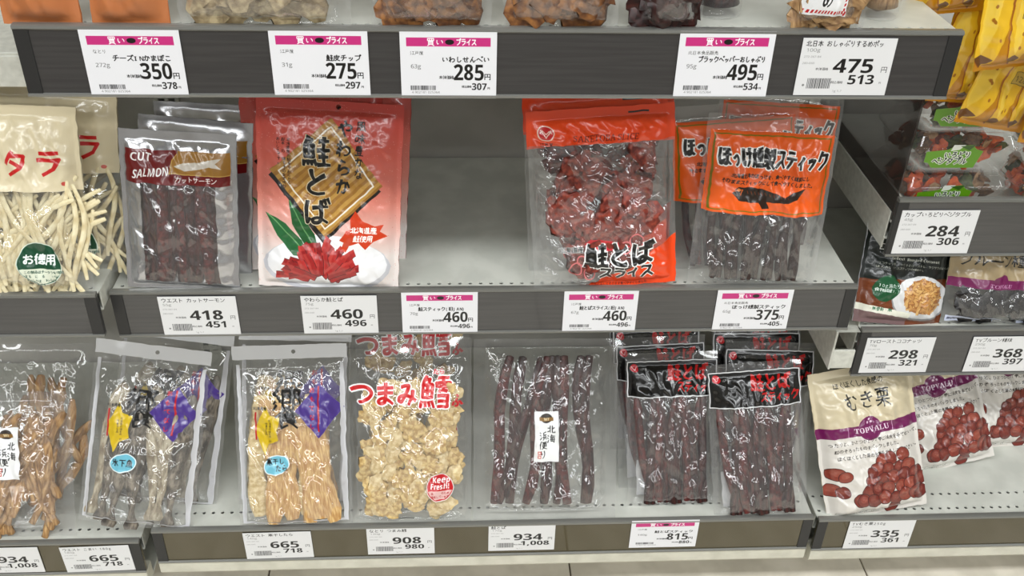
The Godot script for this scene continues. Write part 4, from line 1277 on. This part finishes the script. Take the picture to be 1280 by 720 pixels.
func veg_tub(label: String, at: Vector3, sd: int, yaw := 0.0, top := false) -> void:
	var o := thing("vegetable_chip_tub", label, "snack tub", at, "stacked clear tubs of vegetable chips")
	o.rotation.y = deg_to_rad(yaw)
	var hw := 0.074
	var hd := 0.055
	part("tray", tub([[0.001, 0.0, 0.0, 0.0], [0.0, hw * 0.78, hd * 0.78, 0.012], [0.002, hw * 0.82, hd * 0.82, 0.014], [0.034, hw * 0.95, hd * 0.95, 0.016], [0.035, hw, hd, 0.018], [0.037, hw, hd, 0.018], [0.0372, hw * 0.95, hd * 0.95, 0.016]]), mats.clear_cup, o)
	part("lid", tub([[0.0374, hw * 0.98, hd * 0.98, 0.018], [0.039, hw, hd, 0.018], [0.0395, hw * 0.94, hd * 0.94, 0.016], [0.05, hw * 0.86, hd * 0.86, 0.016], [0.052, hw * 0.8, hd * 0.8, 0.012], [0.0515, 0.0, 0.0, 0.0]]), mats.clear_cup, o)
	rng.seed = sd
	for i in 60:
		var m: Material = [mats.carrot, mats.okra, mats.potato, mats.carrot, mats.lotus][i % 5]
		part("vegetable_chip", chips[i % 5], m, o, Transform3D(Basis(Vector3(1, rng.randf(), rng.randf()).normalized(), rng.randf_range(0, TAU)) * Basis.from_scale(Vector3.ONE * 0.8), Vector3(rng.randf_range(-0.052, 0.052), 0.013 + 0.025 * (i / 60.0), rng.randf_range(-0.035, 0.035))))
	var band := PackedVector3Array()
	var uv := PackedVector2Array()
	for j in 3:
		for i in 9:
			band.append(Vector3((i / 8.0 - 0.5) * 0.072 - 0.017, 0.044 - j * 0.0165, hd * (1.02 - 0.04 * j) + 0.0012))
			uv.append(Vector2(i / 8.0, j / 2.0))
	part("paper_band", sheet(band, uv, 8, 2), mats.veg_band, o)
	if top:
		var lid := PackedVector3Array()
		var luv := PackedVector2Array()
		for j in 3:
			for i in 9:
				lid.append(Vector3((i / 8.0 - 0.5) * 0.075 - 0.01, 0.0528 + 0.001 * j * (2 - j), -0.03 + j * 0.034))
				luv.append(Vector2(i / 8.0, j / 2.0))
		part("paper_label", sheet(lid, luv, 8, 2), mats.veg_lid, o)

func banana_bag(label: String, at: Vector3, roll: float, sd: int, yaw := 0.0) -> void:
	var o := set_bag("banana_snack_pouch", label, at, -2, roll, yaw, "yellow banana snack pouches hung on a strip")
	var b := bag(0.084, 0.15, 0.013, sd, {"wave": 0.0016, "fold": 0.0013, "step": 0.003, "back": 0.5})
	part("printed_front", patch(b, 0, 0, 1, 1), mats.banana, o)
	part("back_panel", patch(b, 0, 0, 1, 1, 0, -1.0, 2.5), mats.banana_back, o)

var slices := []
var sticks := []
var strips := []
var thins := []
var flakes := []
var fishes := []
var fillets := []
var longs := []
var roots := []
var chips := []

func film(key: String, c: Color, rough: float, relief := 0.0) -> void:
	var m := StandardMaterial3D.new()
	m.transparency = BaseMaterial3D.TRANSPARENCY_ALPHA
	m.albedo_color = c
	m.roughness = rough
	m.metallic_specular = 0.5
	m.resource_name = key
	if relief > 0.0:
		m.heightmap_enabled = true
		m.heightmap_texture = mats.crinkle_tex
		m.heightmap_scale = relief
		m.uv1_triplanar = true
		m.uv1_scale = Vector3.ONE * 9.0
	mats[key] = m

func make_materials() -> void:
	mats.white_steel = grain("white_steel", Color(0.74, 0.74, 0.7), Color(0.8, 0.8, 0.76), 0.05, 0.4, 6.0)
	mats.shelf_steel = grain("shelf_steel", Color(0.76, 0.765, 0.73), Color(0.81, 0.815, 0.78), 0.02, 0.42, 3.0)
	mats.cream_steel = grain("cream_steel", Color(0.76, 0.75, 0.69), Color(0.81, 0.8, 0.74), 0.03, 0.5, 3.0)
	mats.panel = grain("panel", Color(0.7, 0.69, 0.66), Color(0.75, 0.74, 0.71), 0.015, 0.55, 2.0)
	mats.rail_cover = grain("rail_cover", Color(0.19, 0.188, 0.19), Color(0.22, 0.217, 0.218), 0.03, 0.32, 6.0, 0.0, Vector3(0.15, 4, 1))
	mats.rail_cover.clearcoat_enabled = true
	mats.rail_cover.clearcoat = 1.0
	mats.rail_cover.clearcoat_roughness = 0.06
	mats.base_rail = paint(Color(0.3, 0.27, 0.175), 0.22, 0.35)  # olive tint painted in for the floor reflected by the clear rail cover
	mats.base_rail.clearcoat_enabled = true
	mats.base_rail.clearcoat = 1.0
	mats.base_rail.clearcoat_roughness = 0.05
	mats.rail_end = paint(Color(0.15, 0.15, 0.15), 0.4)
	mats.lip = paint(Color(0.5, 0.5, 0.48), 0.3, 0.4)
	mats.glow = paint(Color(0.95, 0.95, 0.93), 0.5)
	mats.glow.emission_enabled = true
	mats.glow.emission = Color(1.0, 0.97, 0.92)
	mats.glow.emission_energy_multiplier = 3.0
	var n := FastNoiseLite.new()
	n.seed = 3
	n.frequency = 0.02
	n.fractal_octaves = 3
	n.fractal_type = FastNoiseLite.FRACTAL_RIDGED
	var ct := NoiseTexture2D.new()
	ct.noise = n
	ct.width = 256
	ct.height = 256
	ct.seamless = true
	mats.crinkle_tex = ct
	film("film", Color(0.95, 0.95, 0.95, 0.025), 0.06)
	film("film_back", Color(0.9, 0.9, 0.9, 0.03), 0.12)
	film("clear_cup", Color(0.95, 0.95, 0.95, 0.05), 0.05)
	film("smoke", Color(0.16, 0.11, 0.1, 0.55), 0.06)
	mats.silver = paint(Color(0.76, 0.76, 0.77), 0.24, 0.75)
	mats.foil_red = paint(Color(0.55, 0.12, 0.11), 0.35)
	mats.orange_plain = paint(Color(0.9, 0.27, 0.05), 0.35)
	mats.cream_plain = paint(Color(0.8, 0.75, 0.63), 0.4)
	mats.header_white = paint(Color(0.74, 0.74, 0.74), 0.4)
	mats.seal_white = paint(Color(0.78, 0.78, 0.79), 0.3)
	mats.tan_plain = paint(Color(0.72, 0.44, 0.26), 0.4)
	mats.banana_back = paint(Color(0.85, 0.66, 0.1), 0.4)
	grain("salmon_red", Color(0.34, 0.1, 0.07), Color(0.58, 0.24, 0.17), 0.03, 0.4, 14.0, 0.06)
	grain("salmon_dark", Color(0.16, 0.03, 0.03), Color(0.36, 0.09, 0.07), 0.03, 0.35, 14.0, 0.06)
	grain("salmon_brown", Color(0.1, 0.035, 0.035), Color(0.26, 0.085, 0.07), 0.03, 0.35, 10.0, 0.06, Vector3(2, 0.4, 2))
	grain("stick_brown", Color(0.1, 0.05, 0.045), Color(0.22, 0.12, 0.1), 0.03, 0.4, 10.0, 0.06, Vector3(2, 0.4, 2))
	grain("cheese", Color(0.82, 0.75, 0.57), Color(0.92, 0.88, 0.74), 0.02, 0.5, 10.0)
	grain("cod", Color(0.64, 0.5, 0.28), Color(0.85, 0.75, 0.52), 0.03, 0.5, 16.0, 0.05)
	grain("cod_pale", Color(0.74, 0.63, 0.42), Color(0.89, 0.82, 0.65), 0.03, 0.5, 16.0, 0.05)
	grain("fillet", Color(0.66, 0.47, 0.25), Color(0.86, 0.73, 0.5), 0.03, 0.45, 14.0, 0.08, Vector3(3, 0.4, 3))
	grain("fish_grey", Color(0.2, 0.18, 0.16), Color(0.58, 0.54, 0.48), 0.025, 0.4, 10.0, 0.06, Vector3(2, 0.6, 2))
	grain("fish_pale", Color(0.48, 0.43, 0.35), Color(0.76, 0.72, 0.63), 0.025, 0.4, 10.0, 0.06, Vector3(2, 0.6, 2))
	grain("jerky", Color(0.46, 0.33, 0.2), Color(0.74, 0.6, 0.42), 0.03, 0.5, 10.0, 0.08, Vector3(2.5, 0.5, 2.5))
	grain("jerky_pale", Color(0.58, 0.41, 0.24), Color(0.8, 0.66, 0.46), 0.03, 0.5, 10.0, 0.08, Vector3(2.5, 0.5, 2.5))
	grain("skin_chip", Color(0.46, 0.39, 0.28), Color(0.78, 0.71, 0.56), 0.03, 0.45, 16.0, 0.08)
	grain("sardine_chip", Color(0.28, 0.15, 0.07), Color(0.6, 0.4, 0.2), 0.03, 0.45, 16.0, 0.08)
	grain("carrot", Color(0.78, 0.27, 0.07), Color(0.9, 0.45, 0.17), 0.04, 0.5, 12.0)
	grain("okra", Color(0.16, 0.2, 0.07), Color(0.32, 0.36, 0.14), 0.04, 0.5, 12.0)
	grain("potato", Color(0.3, 0.2, 0.12), Color(0.5, 0.36, 0.22), 0.04, 0.5, 12.0)
	grain("lotus", Color(0.55, 0.4, 0.26), Color(0.72, 0.58, 0.42), 0.04, 0.5, 12.0)
	grain("prune", Color(0.02, 0.015, 0.02), Color(0.07, 0.045, 0.05), 0.03, 0.3, 12.0, 0.06)
	grain("floor_tile", Color(0.81, 0.78, 0.72), Color(0.88, 0.85, 0.79), 0.012, 0.35, 4.0)
	grain("floor_joint", Color(0.36, 0.32, 0.27), Color(0.42, 0.38, 0.32), 0.05, 0.7, 4.0)
	grain("plaster", Color(0.72, 0.71, 0.68), Color(0.77, 0.76, 0.73), 0.02, 0.8, 1.0)
	look("soft_salmon", print_soft_salmon(), 0.3, true, 0.5)
	look("header_punched", print_header(), 0.4, true, 0.2)
	look("slice", print_slice(), 0.3, true)
	look("hokke", print_hokke(), 0.35, false, 0.5)
	look("cut_salmon", print_cut_salmon(), 0.3)
	look("tara", print_tara(), 0.3, true)
	look("coconut", print_coconut(), 0.35, false, 0.4)
	look("prune_print", print_prune(), 0.35, true)
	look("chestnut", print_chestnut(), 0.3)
	look("cod_print", print_cod_flakes(), 0.3, true)
	look("banquet_fish", print_banquet("氷下魚"), 0.3, true)
	look("banquet_cod", print_banquet("寒干したら"), 0.3, true)
	look("beach_card", print_beach_card(), 0.5, false, 0.2)
	look("stick_head", print_stick_head(), 0.25, false, 0.6)
	look("banana", print_banana(), 0.3)
	look("veg_band", print_veg_band(), 0.4, true, 0.3)
	look("veg_lid", print_veg_band(true), 0.4, false, 0.3)
	look("squid_card", print_squid_card(), 0.5, false, 0.2)
	for i in 6:
		slices.append(flake_mesh(0.032, 0.044, 0.0016, 40 + i))
		sticks.append(stick_mesh(0.15, 0.0062, 0.0042, 60 + i))
		strips.append(stick_mesh(0.15, 0.0085, 0.003, 80 + i, 0.004, 0.08))
		thins.append(stick_mesh(0.12, 0.003, 0.0018, 100 + i, 0.014, 0.04, 6))
		flakes.append(flake_mesh(0.021, 0.03, 0.002, 120 + i))
		fishes.append(fish_mesh(0.185, 0.0165, 0.008, 140 + i))
		fillets.append(stick_mesh(0.165, 0.0115, 0.0035, 160 + i, 0.008, 0.22, 9, 12))
		longs.append(stick_mesh(0.205, 0.0078, 0.005, 180 + i, 0.012))
		roots.append(stick_mesh(0.12, 0.006, 0.004, 200 + i, 0.016, 0.28, 8, 11))
		chips.append(flake_mesh(0.026, 0.034, 0.0032, 220 + i))


# ------------------------------------------------------------------ the scene
func _ready() -> void:
	var cam := Camera3D.new()
	cam.name = "camera"
	cam.fov = 32.21
	cam.near = 0.02
	cam.transform = Transform3D(Basis(Vector3(0.99840701, 0.02487388, 0.05064328), Vector3(0.00748547, 0.83125029, -0.55584793), Vector3(-0.05592334, 0.55534156, 0.82973992)).orthonormalized(), Vector3(-0.0435, 1.1876, 0.9977))
	add_child(cam)
	cam.current = true
	var we := WorldEnvironment.new()
	we.name = "surroundings"
	var env := Environment.new()
	env.background_mode = Environment.BG_COLOR
	env.background_color = Color(0.1, 0.1, 0.1)
	env.tonemap_mode = Environment.TONE_MAPPER_LINEAR
	env.tonemap_exposure = 0.74
	env.sdfgi_enabled = true
	env.ssao_enabled = true
	env.ssil_enabled = true
	we.environment = env
	add_child(we)
	make_materials()
	for z in [1.35, 3.15, 4.95]:
		for x in [-2.5, 0.0, 2.5]:
			lamp(Vector3(x, 2.72, z), 4.8)

	# the room
	struct("floor", box_mesh(Vector3(10, 0.1, 11), 0.001), mats.floor_joint, Transform3D(Basis(), Vector3(0, -0.053, 2)))
	struct("ceiling", box_mesh(Vector3(10, 0.1, 11), 0.001), mats.plaster, Transform3D(Basis(), Vector3(0, 2.83, 2)))
	struct("wall_back", box_mesh(Vector3(10, 2.9, 0.1), 0.001), mats.plaster, Transform3D(Basis(), Vector3(0, 1.38, -3.5)))
	struct("wall_front", box_mesh(Vector3(10, 2.9, 0.1), 0.001), mats.plaster, Transform3D(Basis(), Vector3(0, 1.38, 7.5)))
	struct("wall_left", box_mesh(Vector3(0.1, 2.9, 11), 0.001), mats.plaster, Transform3D(Basis(), Vector3(-5, 1.38, 2)))
	struct("wall_right", box_mesh(Vector3(0.1, 2.9, 11), 0.001), mats.plaster, Transform3D(Basis(), Vector3(5, 1.38, 2)))
	var fl := get_node("floor")
	var tile := box_mesh(Vector3(0.4475, 0.004, 0.4475), 0.0008)
	for i in 6:
		for j in 4:
			part("floor_tile", tile, mats.floor_tile, fl, Transform3D(Basis(), Vector3(-1.0 + i * 0.45, 0.0512, -2.31 + j * 0.45)))

	# gondola
	for b in [[-0.91, "left"], [0.0, "main"], [0.925, "right"]]:
		var o := thing("back_panel", {"left": "beige steel back panel behind the cheese and cod bags", "main": "beige steel back panel behind the empty shelf space", "right": "beige steel back panel behind the vegetable chip tubs"}[b[1]], "panel", Vector3(b[0], 0, -0.372))
		part("sheet", box_mesh(Vector3(0.88, 1.6, 0.012), 0.001), mats.panel, o, Transform3D(Basis(), Vector3(0, 0.8, 0)))
	upright(-0.455, "slotted steel upright beside the cut salmon pouches")
	upright(0.47, "slotted steel upright beside the smoked fish stick bags")
	shelf("grey railed shelf above the red salmon jerky pouches", -0.45, 0.45, 0.800, 0.869, 0.0798, -0.36, [[-0.0145, 0]])
	shelf("grey railed shelf with an empty space beside the salmon pouches", -0.452, 0.45, 0.455, 0.5195, 0.0, -0.36, [[-0.0135, 0]])
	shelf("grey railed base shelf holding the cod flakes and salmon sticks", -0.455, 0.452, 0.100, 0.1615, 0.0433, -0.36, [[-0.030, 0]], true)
	shelf("grey railed shelf under the cream cheese and cod bags", -1.36, -0.456, 0.478, 0.536, 0.03, -0.36, [[-0.0145, 0]])
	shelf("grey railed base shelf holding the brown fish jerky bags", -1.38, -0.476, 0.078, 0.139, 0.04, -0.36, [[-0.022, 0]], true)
	shelf("grey railed shelf carrying the vegetable chip tubs", 0.488, 1.39, 0.545, 0.624, -0.03, -0.36, [[-0.0145, 0]], false, 0.036, 0.052)
	var cs := shelf("grey railed shelf carrying the coconut and prune pouches", 0.486, 1.39, 0.355, 0.431, -0.03, -0.36, [[-0.0145, 0]], false, 0.004, 0.06)
	part("bracket_box", punched(0.03, 0.09, [[-0.02, 0], [-0.06, 0]], 0.0299, 0.0035), mats.white_steel, cs, Transform3D(Basis(), Vector3(-0.468, 0.426, -0.03)))
	part("bracket_box", box_mesh(Vector3(0.03, 0.03, 0.004), 0.0008), mats.white_steel, cs, Transform3D(Basis(), Vector3(-0.468, 0.381, -0.032)))
	part("bracket_box", box_mesh(Vector3(0.003, 0.062, 0.09), 0.0008), mats.white_steel, cs, Transform3D(Basis(), Vector3(-0.4835, 0.395, -0.075)))
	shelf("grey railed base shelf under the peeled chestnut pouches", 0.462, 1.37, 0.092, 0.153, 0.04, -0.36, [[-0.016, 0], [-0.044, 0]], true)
	var us := thing("wall_shelf", "white steel shelf end without a rail beside the price of 350", "shelf", Vector3(-0.93, 0, 0))
	part("deck", box_mesh(Vector3(0.9, 0.004, 0.34), 0.001), mats.white_steel, us, Transform3D(Basis(), Vector3(0, 0.806, -0.18)))
	part("front_fold", box_mesh(Vector3(0.9, 0.034, 0.004), 0.001), mats.white_steel, us, Transform3D(Basis(), Vector3(0, 0.788, -0.01)))
	part("side_fold", box_mesh(Vector3(0.003, 0.034, 0.33), 0.001), mats.white_steel, us, Transform3D(Basis(), Vector3(0.4485, 0.788, -0.18)))
	var ac := thing("acrylic_divider", "smoky clear acrylic divider beside the vegetable chip tubs", "divider", Vector3(0.4905, 0.589, -0.19))
	part("sheet", box_mesh(Vector3(0.002, 0.17, 0.3), 0.0005), mats.smoke, ac, Transform3D(Basis(), Vector3(0, 0.085, 0)))

	# price tags
	tag(buy_tag("なとり", "チーズINかまぼこ", "272g", "350", "378"), -0.3905, 0.7985, 0.0798, 0.0915, 0.0665, "pink banded 350 yen price tag under the tan and orange pouches")
	tag(buy_tag("江戸屋", "鮭皮チップ", "31g", "275", "297"), -0.217, 0.7995, 0.0798, 0.092, 0.067, "pink banded 275 yen price tag under the fish skin chips")
	tag(buy_tag("江戸屋", "いわしせんべい", "63g", "285", "307"), -0.095, 0.7985, 0.0798, 0.092, 0.067, "pink banded 285 yen price tag under the sardine crackers")
	tag(buy_tag("北日本食品販売", "ブラックペッパーおしゃぶり", "95g", "495", "534"), 0.172, 0.7995, 0.0798, 0.093, 0.068, "pink banded 495 yen price tag under the pepper jerky and cup")
	tag(shelf_tag("北日本 おしゃぶりするめポッ", "100g", "475", "513"), 0.2925, 0.803, 0.0798, 0.093, 0.0585, "plain 475 yen price tag under the squid bag")
	tag(shelf_tag("ウエスト カットサーモン", "55g", "418", "451"), -0.3975, 0.4555, 0.0, 0.0915, 0.0565, "plain 418 yen price tag under the cut salmon pouch")
	tag(shelf_tag("やわらか鮭とば", "75g", "460", "496"), -0.2295, 0.4555, 0.0, 0.0905, 0.056, "plain 460 yen price tag under the red salmon jerky pouch")
	tag(buy_tag("江戸屋", "鮭スティック(旧JAN)", "70g", "460", "496"), -0.1095, 0.454, 0.0, 0.092, 0.0632, "pink banded 460 yen price tag under the empty shelf space")
	tag(buy_tag("江戸屋", "鮭とばスライス(旧JAN)", "67g", "460", "496"), 0.0875, 0.454, 0.0, 0.091, 0.0625, "pink banded 460 yen price tag under the sliced salmon bag")
	tag(buy_tag("北日本食品販売", "ほっけ燻製スティック", "65g", "375", "405"), 0.276, 0.453, 0.0, 0.0945, 0.0635, "pink banded 375 yen price tag under the smoked fish sticks")
	tag(shelf_tag("カップいろどりベジタブル", "45g", "284", "306"), 0.495, 0.548, -0.03, 0.0965, 0.061, "plain 284 yen price tag under the vegetable chip tubs")
	tag(shelf_tag("TVローストココナッツ", "70g", "298", "321"), 0.4955, 0.3595, -0.03, 0.0925, 0.058, "plain 298 yen price tag under the coconut pouch")
	tag(shelf_tag("TVプルーン種抜", "250g", "368", "397"), 0.639, 0.3595, -0.03, 0.0925, 0.058, "plain 368 yen price tag under the prune pouch")
	tag(shelf_tag("ウエスト 寒干したら", "140g", "665", "718"), -0.334, 0.104, 0.0433, 0.0915, 0.0505, "plain 665 yen price tag under the dried cod fillet bag", 0.8)
	tag(shelf_tag("なとり つまみ鱈", "130g", "908", "980"), -0.168, 0.107, 0.0433, 0.092, 0.051, "plain 908 yen price tag under the cod flakes")
	tag(shelf_tag("鮭とば", "170g", "934", "1,008"), -0.0015, 0.109, 0.0433, 0.092, 0.0505, "plain 934 yen price tag under the long salmon sticks")
	tag(buy_tag("江戸屋", "鮭とばスティック", "140g", "815", "880"), 0.196, 0.109, 0.0433, 0.0945, 0.053, "pink banded 815 yen price tag under the black headed salmon sticks")
	tag(shelf_tag("TVむき栗250g", "250g", "335", "361"), 0.507, 0.094, 0.04, 0.095, 0.055, "plain 335 yen price tag under the chestnut pouch")
	tag(shelf_tag("ウエスト こまい 180g", "180g", "665", "718"), -0.582, 0.082, 0.04, 0.0925, 0.049, "plain 665 yen price tag under the dried small fish", 1.5)
	tag(shelf_tag("こまい", "170g", "934", "1,008"), -0.704, 0.083, 0.04, 0.0925, 0.049, "plain 934 yen price tag under the brown fish jerky")

	# middle shelf
	tara_bag("cream bag of cheese and cod sticks at the front, green badge in full view", Vector3(-0.54, 0.534, 0.018), -2, 301)
	tara_bag("cream cheese and cod bag half hidden behind the front one", Vector3(-0.518, 0.533, -0.030), -4, 302, false)
	tara_bag("cream cheese and cod bag farthest back, only its edge showing", Vector3(-0.528, 0.533, -0.070), 2, 303, false)
	cut_bag("silver pouch of dark cut salmon with red and gold band", Vector3(-0.367, 0.517, -0.0075), -3.5, 311)
	cut_bag("silver cut salmon pouch leaning just behind the front one", Vector3(-0.359, 0.5165, -0.0442), -5, 312, false)
	cut_bag("silver cut salmon pouch at the back of its row", Vector3(-0.345, 0.5165, -0.086), -3, 313, false)
	soft_salmon("red salmon jerky pouch with gold diamond, standing in front", Vector3(-0.196, 0.517, -0.0075), -3.2, 321)
	soft_salmon("red salmon jerky pouch behind, its left edge showing", Vector3(-0.214, 0.5165, -0.048), -1, 322, false)
	soft_salmon("red salmon jerky pouch behind, its right edge showing", Vector3(-0.190, 0.5165, -0.076), -3.5, 323, false)
	slice_bag("orange and clear bag of sliced salmon standing in front", Vector3(0.138, 0.517, -0.0075), 4, 331)
	slice_bag("orange sliced salmon bag right behind the front one", Vector3(0.133, 0.5165, -0.0446), 3, 332, false)
	slice_bag("orange sliced salmon bag at the back of its row", Vector3(0.146, 0.5165, -0.092), 2, 333, false)
	hokke_bag("clear bag of smoked fish sticks, its orange label in full view", Vector3(0.317, 0.517, -0.0075), -3, 341)
	hokke_bag("smoked fish stick bag behind, label's left end showing", Vector3(0.303, 0.5165, -0.047), 4, 342, false)
	hokke_bag("smoked fish stick bag behind, reaching out past the right", Vector3(0.352, 0.5165, -0.094), -3, 343, false)

	# base shelves
	beach_bag("fish_jerky_bag", "clear bag of brown fish jerky with white card in front", Vector3(-0.648, 0.137, 0.026), 0, 401, Vector2(0.17, 0.2), "jerky", Vector2(0.55, 0.4))
	beach_bag("fish_jerky_bag", "clear bag of fish jerky behind the one with the white card", Vector3(-0.625, 0.137, -0.014), 0, 402, Vector2(0.17, 0.24), "jerky", Vector2.ZERO, false)
	banquet_bag("clear bag of grey small dried fish in front", Vector3(-0.478, 0.1595, 0.034), -8, 411, "fish")
	banquet_bag("clear bag of grey dried fish behind, its white header showing", Vector3(-0.455, 0.1595, -0.008), -8, 412, "fish", false)
	banquet_bag("clear bag of golden dried cod fillet in front", Vector3(-0.262, 0.158, 0.038), 1.0, 421, "cod")
	banquet_bag("clear bag of dried cod fillet behind, its header hidden", Vector3(-0.272, 0.158, -0.002), -2, 422, "cod", false)
	flakes_bag("clear bag of golden cod flakes with big red lettering in front", Vector3(-0.108, 0.158, 0.034), -0.5, 431)
	flakes_bag("clear bag of cod flakes peeking out behind the front one", Vector3(-0.1, 0.158, -0.078), 2, 432, false)
	beach_bag("long_salmon_bag", "wide clear bag of long dark salmon sticks with white card", Vector3(0.076, 0.158, 0.034), -0.4, 441, Vector2(0.197, 0.252), "salmon", Vector2(0.5, 0.52))
	stick_bag("black headed salmon stick bag beside the long salmon sticks", Vector3(0.26, 0.158, 0.012), 1.5, 451)
	stick_bag("black headed salmon stick bag in front, beside the chestnut pouch", Vector3(0.379, 0.158, 0.036), 6, 452, true, -4)
	for i in 6:
		stick_bag(["black headed salmon sticks right behind those beside the long salmon sticks", "black headed salmon sticks right behind those beside the chestnut pouch", "black headed salmon sticks third in the row beside the long salmon sticks", "black headed salmon sticks third in the row beside the chestnut pouch", "black headed salmon sticks last in the row beside the long salmon sticks", "black headed salmon sticks last in the row beside the chestnut pouch"][i], Vector3([0.252, 0.392, 0.256, 0.39, 0.25, 0.394][i], 0.1585, [-0.024, -0.008, -0.064, -0.048, -0.104, -0.088][i]), [2, -2, 3, 0, 1, -2][i], 460 + i, false)
	chestnut_bag("cream chestnut pouch standing upright at the front", Vector3(0.551, 0.149, 0.026), 28, 9.5, 471)
	chestnut_bag("cream chestnut pouch lying tilted behind the upright one", Vector3(0.692, 0.149, -0.062), 32, 13, 472)
	chestnut_bag("cream chestnut pouch leaning farthest along, partly out of view", Vector3(0.80, 0.149, -0.105), 30, 3, 473)

	# right bay
	for i in 3:
		veg_tub(["clear vegetable chip tub at the bottom of the stack beside the divider", "clear vegetable chip tub in the middle of the stack beside the divider", "clear vegetable chip tub on top of the stack beside the divider"][i], Vector3(0.566, 0.589 + i * 0.0535, -0.105), 500 + i, 2 - i * 2, i == 2)
	for i in 2:
		veg_tub(["clear vegetable chip tub at the bottom of the farther stack", "clear vegetable chip tub on top of the farther stack"][i], Vector3(0.722, 0.589 + i * 0.0535, -0.105), 510 + i, -3)
	var co := set_bag("coconut_pouch", "dark green roasted coconut pouch in front with plate picture", Vector3(0.535, 0.4285, -0.043), 24, -9, 6, "roasted coconut pouches")
	var cb := bag(0.124, 0.144, 0.014, 601, {"wave": 0.0012, "fold": 0.0012, "long": 0.8})
	part("printed_front", patch(cb, 0, 0, 1, 1), mats.coconut, co)
	part("back_panel", patch(cb, 0, 0, 1, 1, 0, -1.0, 2.5), mats.seal_white, co)
	var co2 := set_bag("coconut_pouch", "dark green roasted coconut pouch behind the front one", Vector3(0.552, 0.4285, -0.082), 24, -9, 6, "roasted coconut pouches")
	part("printed_front", patch(cb, 0, 0, 1, 1), mats.coconut, co2)
	part("back_panel", patch(cb, 0, 0, 1, 1, 0, -1.0, 2.5), mats.seal_white, co2)
	var pr := set_bag("prune_pouch", "beige and purple prune pouch with dark window", Vector3(0.675, 0.4285, -0.043), 18, -2, 0)
	var pb := bag(0.16, 0.137, 0.02, 611, {"wave": 0.0018, "fold": 0.0016})
	clear_film(pr, pb)
	part("printed_film", patch(pb, 0, 0, 1, 1, 0.0004), mats.prune_print, pr)
	part("cream_backing", patch(pb, 0, 0, 1, 0.6, 0.0006, -1.0, 2.0), mats.cream_plain, pr)
	rng.seed = 5
	for i in 16:
		lay("pitted_prune", pr, pb, chips[i % 5], mats.prune, 0.14 + 0.72 * fmod(i * 0.618, 1.0), rng.randf_range(0.66, 0.9), rng.randf_range(0, 180), 0.014, 0.004, 0.6)
	for i in 7:
		banana_bag(["yellow banana pouch hanging lowest beside the top shelf end", "yellow banana pouch hanging lowest, in the middle of the row", "yellow banana pouch hanging lowest, at the end of the row", "yellow banana pouch of the upper row beside the shelf end", "yellow banana pouch of the upper row in the middle", "yellow banana pouch of the upper row at the end", "yellow banana pouch tucked behind the top shelf end"][i],
			[Vector3(0.535, 0.742, -0.045), Vector3(0.562, 0.722, -0.02), Vector3(0.632, 0.71, 0.0), Vector3(0.545, 0.81, 0.02), Vector3(0.60, 0.80, 0.045), Vector3(0.655, 0.805, 0.065), Vector3(0.48, 0.85, -0.03)][i], [-3, -10, -5, 8, 10, 4, 6][i], 620 + i)

	var hs := thing("hanging_strip", "clear plastic strip behind the yellow banana pouches", "hanging strip", Vector3(0.6, 0.72, -0.075))
	part("strip", box_mesh(Vector3(0.03, 0.5, 0.0012), 0.0004), mats.clear_cup, hs, Transform3D(Basis(), Vector3(0, 0.25, 0)))
	part("strip_hook", box_mesh(Vector3(0.03, 0.004, 0.06), 0.0008), mats.clear_cup, hs, Transform3D(Basis(), Vector3(0, 0.5, 0.025)))

	# upper shelf
	for i in 2:
		var o := set_bag("orange_pouch", ["tan and orange pouch at the end of the upper shelf", "tan and orange pouch beside the grey fish skin chips"][i], Vector3([-0.425, -0.344][i], 0.866, 0.069), 6, 0, 0, "tan and orange pouches on the upper shelf")
		var b := bag(0.072, 0.15, 0.014, 700 + i, {"step": 0.004})
		part("printed_front", patch(b, 0, 0, 1, 1), mats.tan_plain, o)
		part("orange_stripe", patch(b, 0, 0.7, 1, 0.76, 0.0004), mats.orange_plain, o)
		part("back_panel", patch(b, 0, 0, 1, 1, 0, -1.0, 2.5), mats.tan_plain, o)
	chip_bag("fish_skin_chip_bag", "clear bag of grey beige fish skin chips on the upper shelf", Vector3(-0.22, 0.866, 0.069), Vector2(0.16, 0.19), 711, mats.skin_chip, 8.0, 1.6)
	chip_bag("sardine_cracker_bag", "clear bag of brown sardine crackers beside the fish skin chips", Vector3(-0.064, 0.866, 0.069), Vector2(0.112, 0.17), 712, mats.sardine_chip, 8.0, 1.5)
	chip_bag("sardine_cracker_bag", "clear bag of brown sardine crackers beside the black pepper pouch", Vector3(0.058, 0.866, 0.069), Vector2(0.11, 0.17), 713, mats.sardine_chip, 8.0, 1.5)
	chip_bag("pepper_jerky_bag", "small clear bag of dark brown pepper jerky beside the cups", Vector3(0.159, 0.866, 0.069), Vector2(0.07, 0.15), 714, mats.salmon_brown)
	round_cup("clear ribbed cup of dark snacks between the pepper jerky and the white card", Vector3(0.22, 0.8655, 0.018), 0.028, 0.09, mats.salmon_brown)
	var sq := chip_bag("squid_bag", "clear bag of squid with white red edged card", Vector3(0.315, 0.866, 0.068), Vector2(0.078, 0.16), 715, mats.jerky)
	var sb := bag(0.078, 0.16, 0.022, 715, {"step": 0.003})
	part("paper_card", patch(sb, 0.1, 0.5, 0.66, 0.9, 0.003), mats.squid_card, sq)
	round_cup("clear ribbed cup of brown snacks at the end of the upper shelf", Vector3(0.384, 0.8655, 0.022), 0.024, 0.09, mats.jerky)
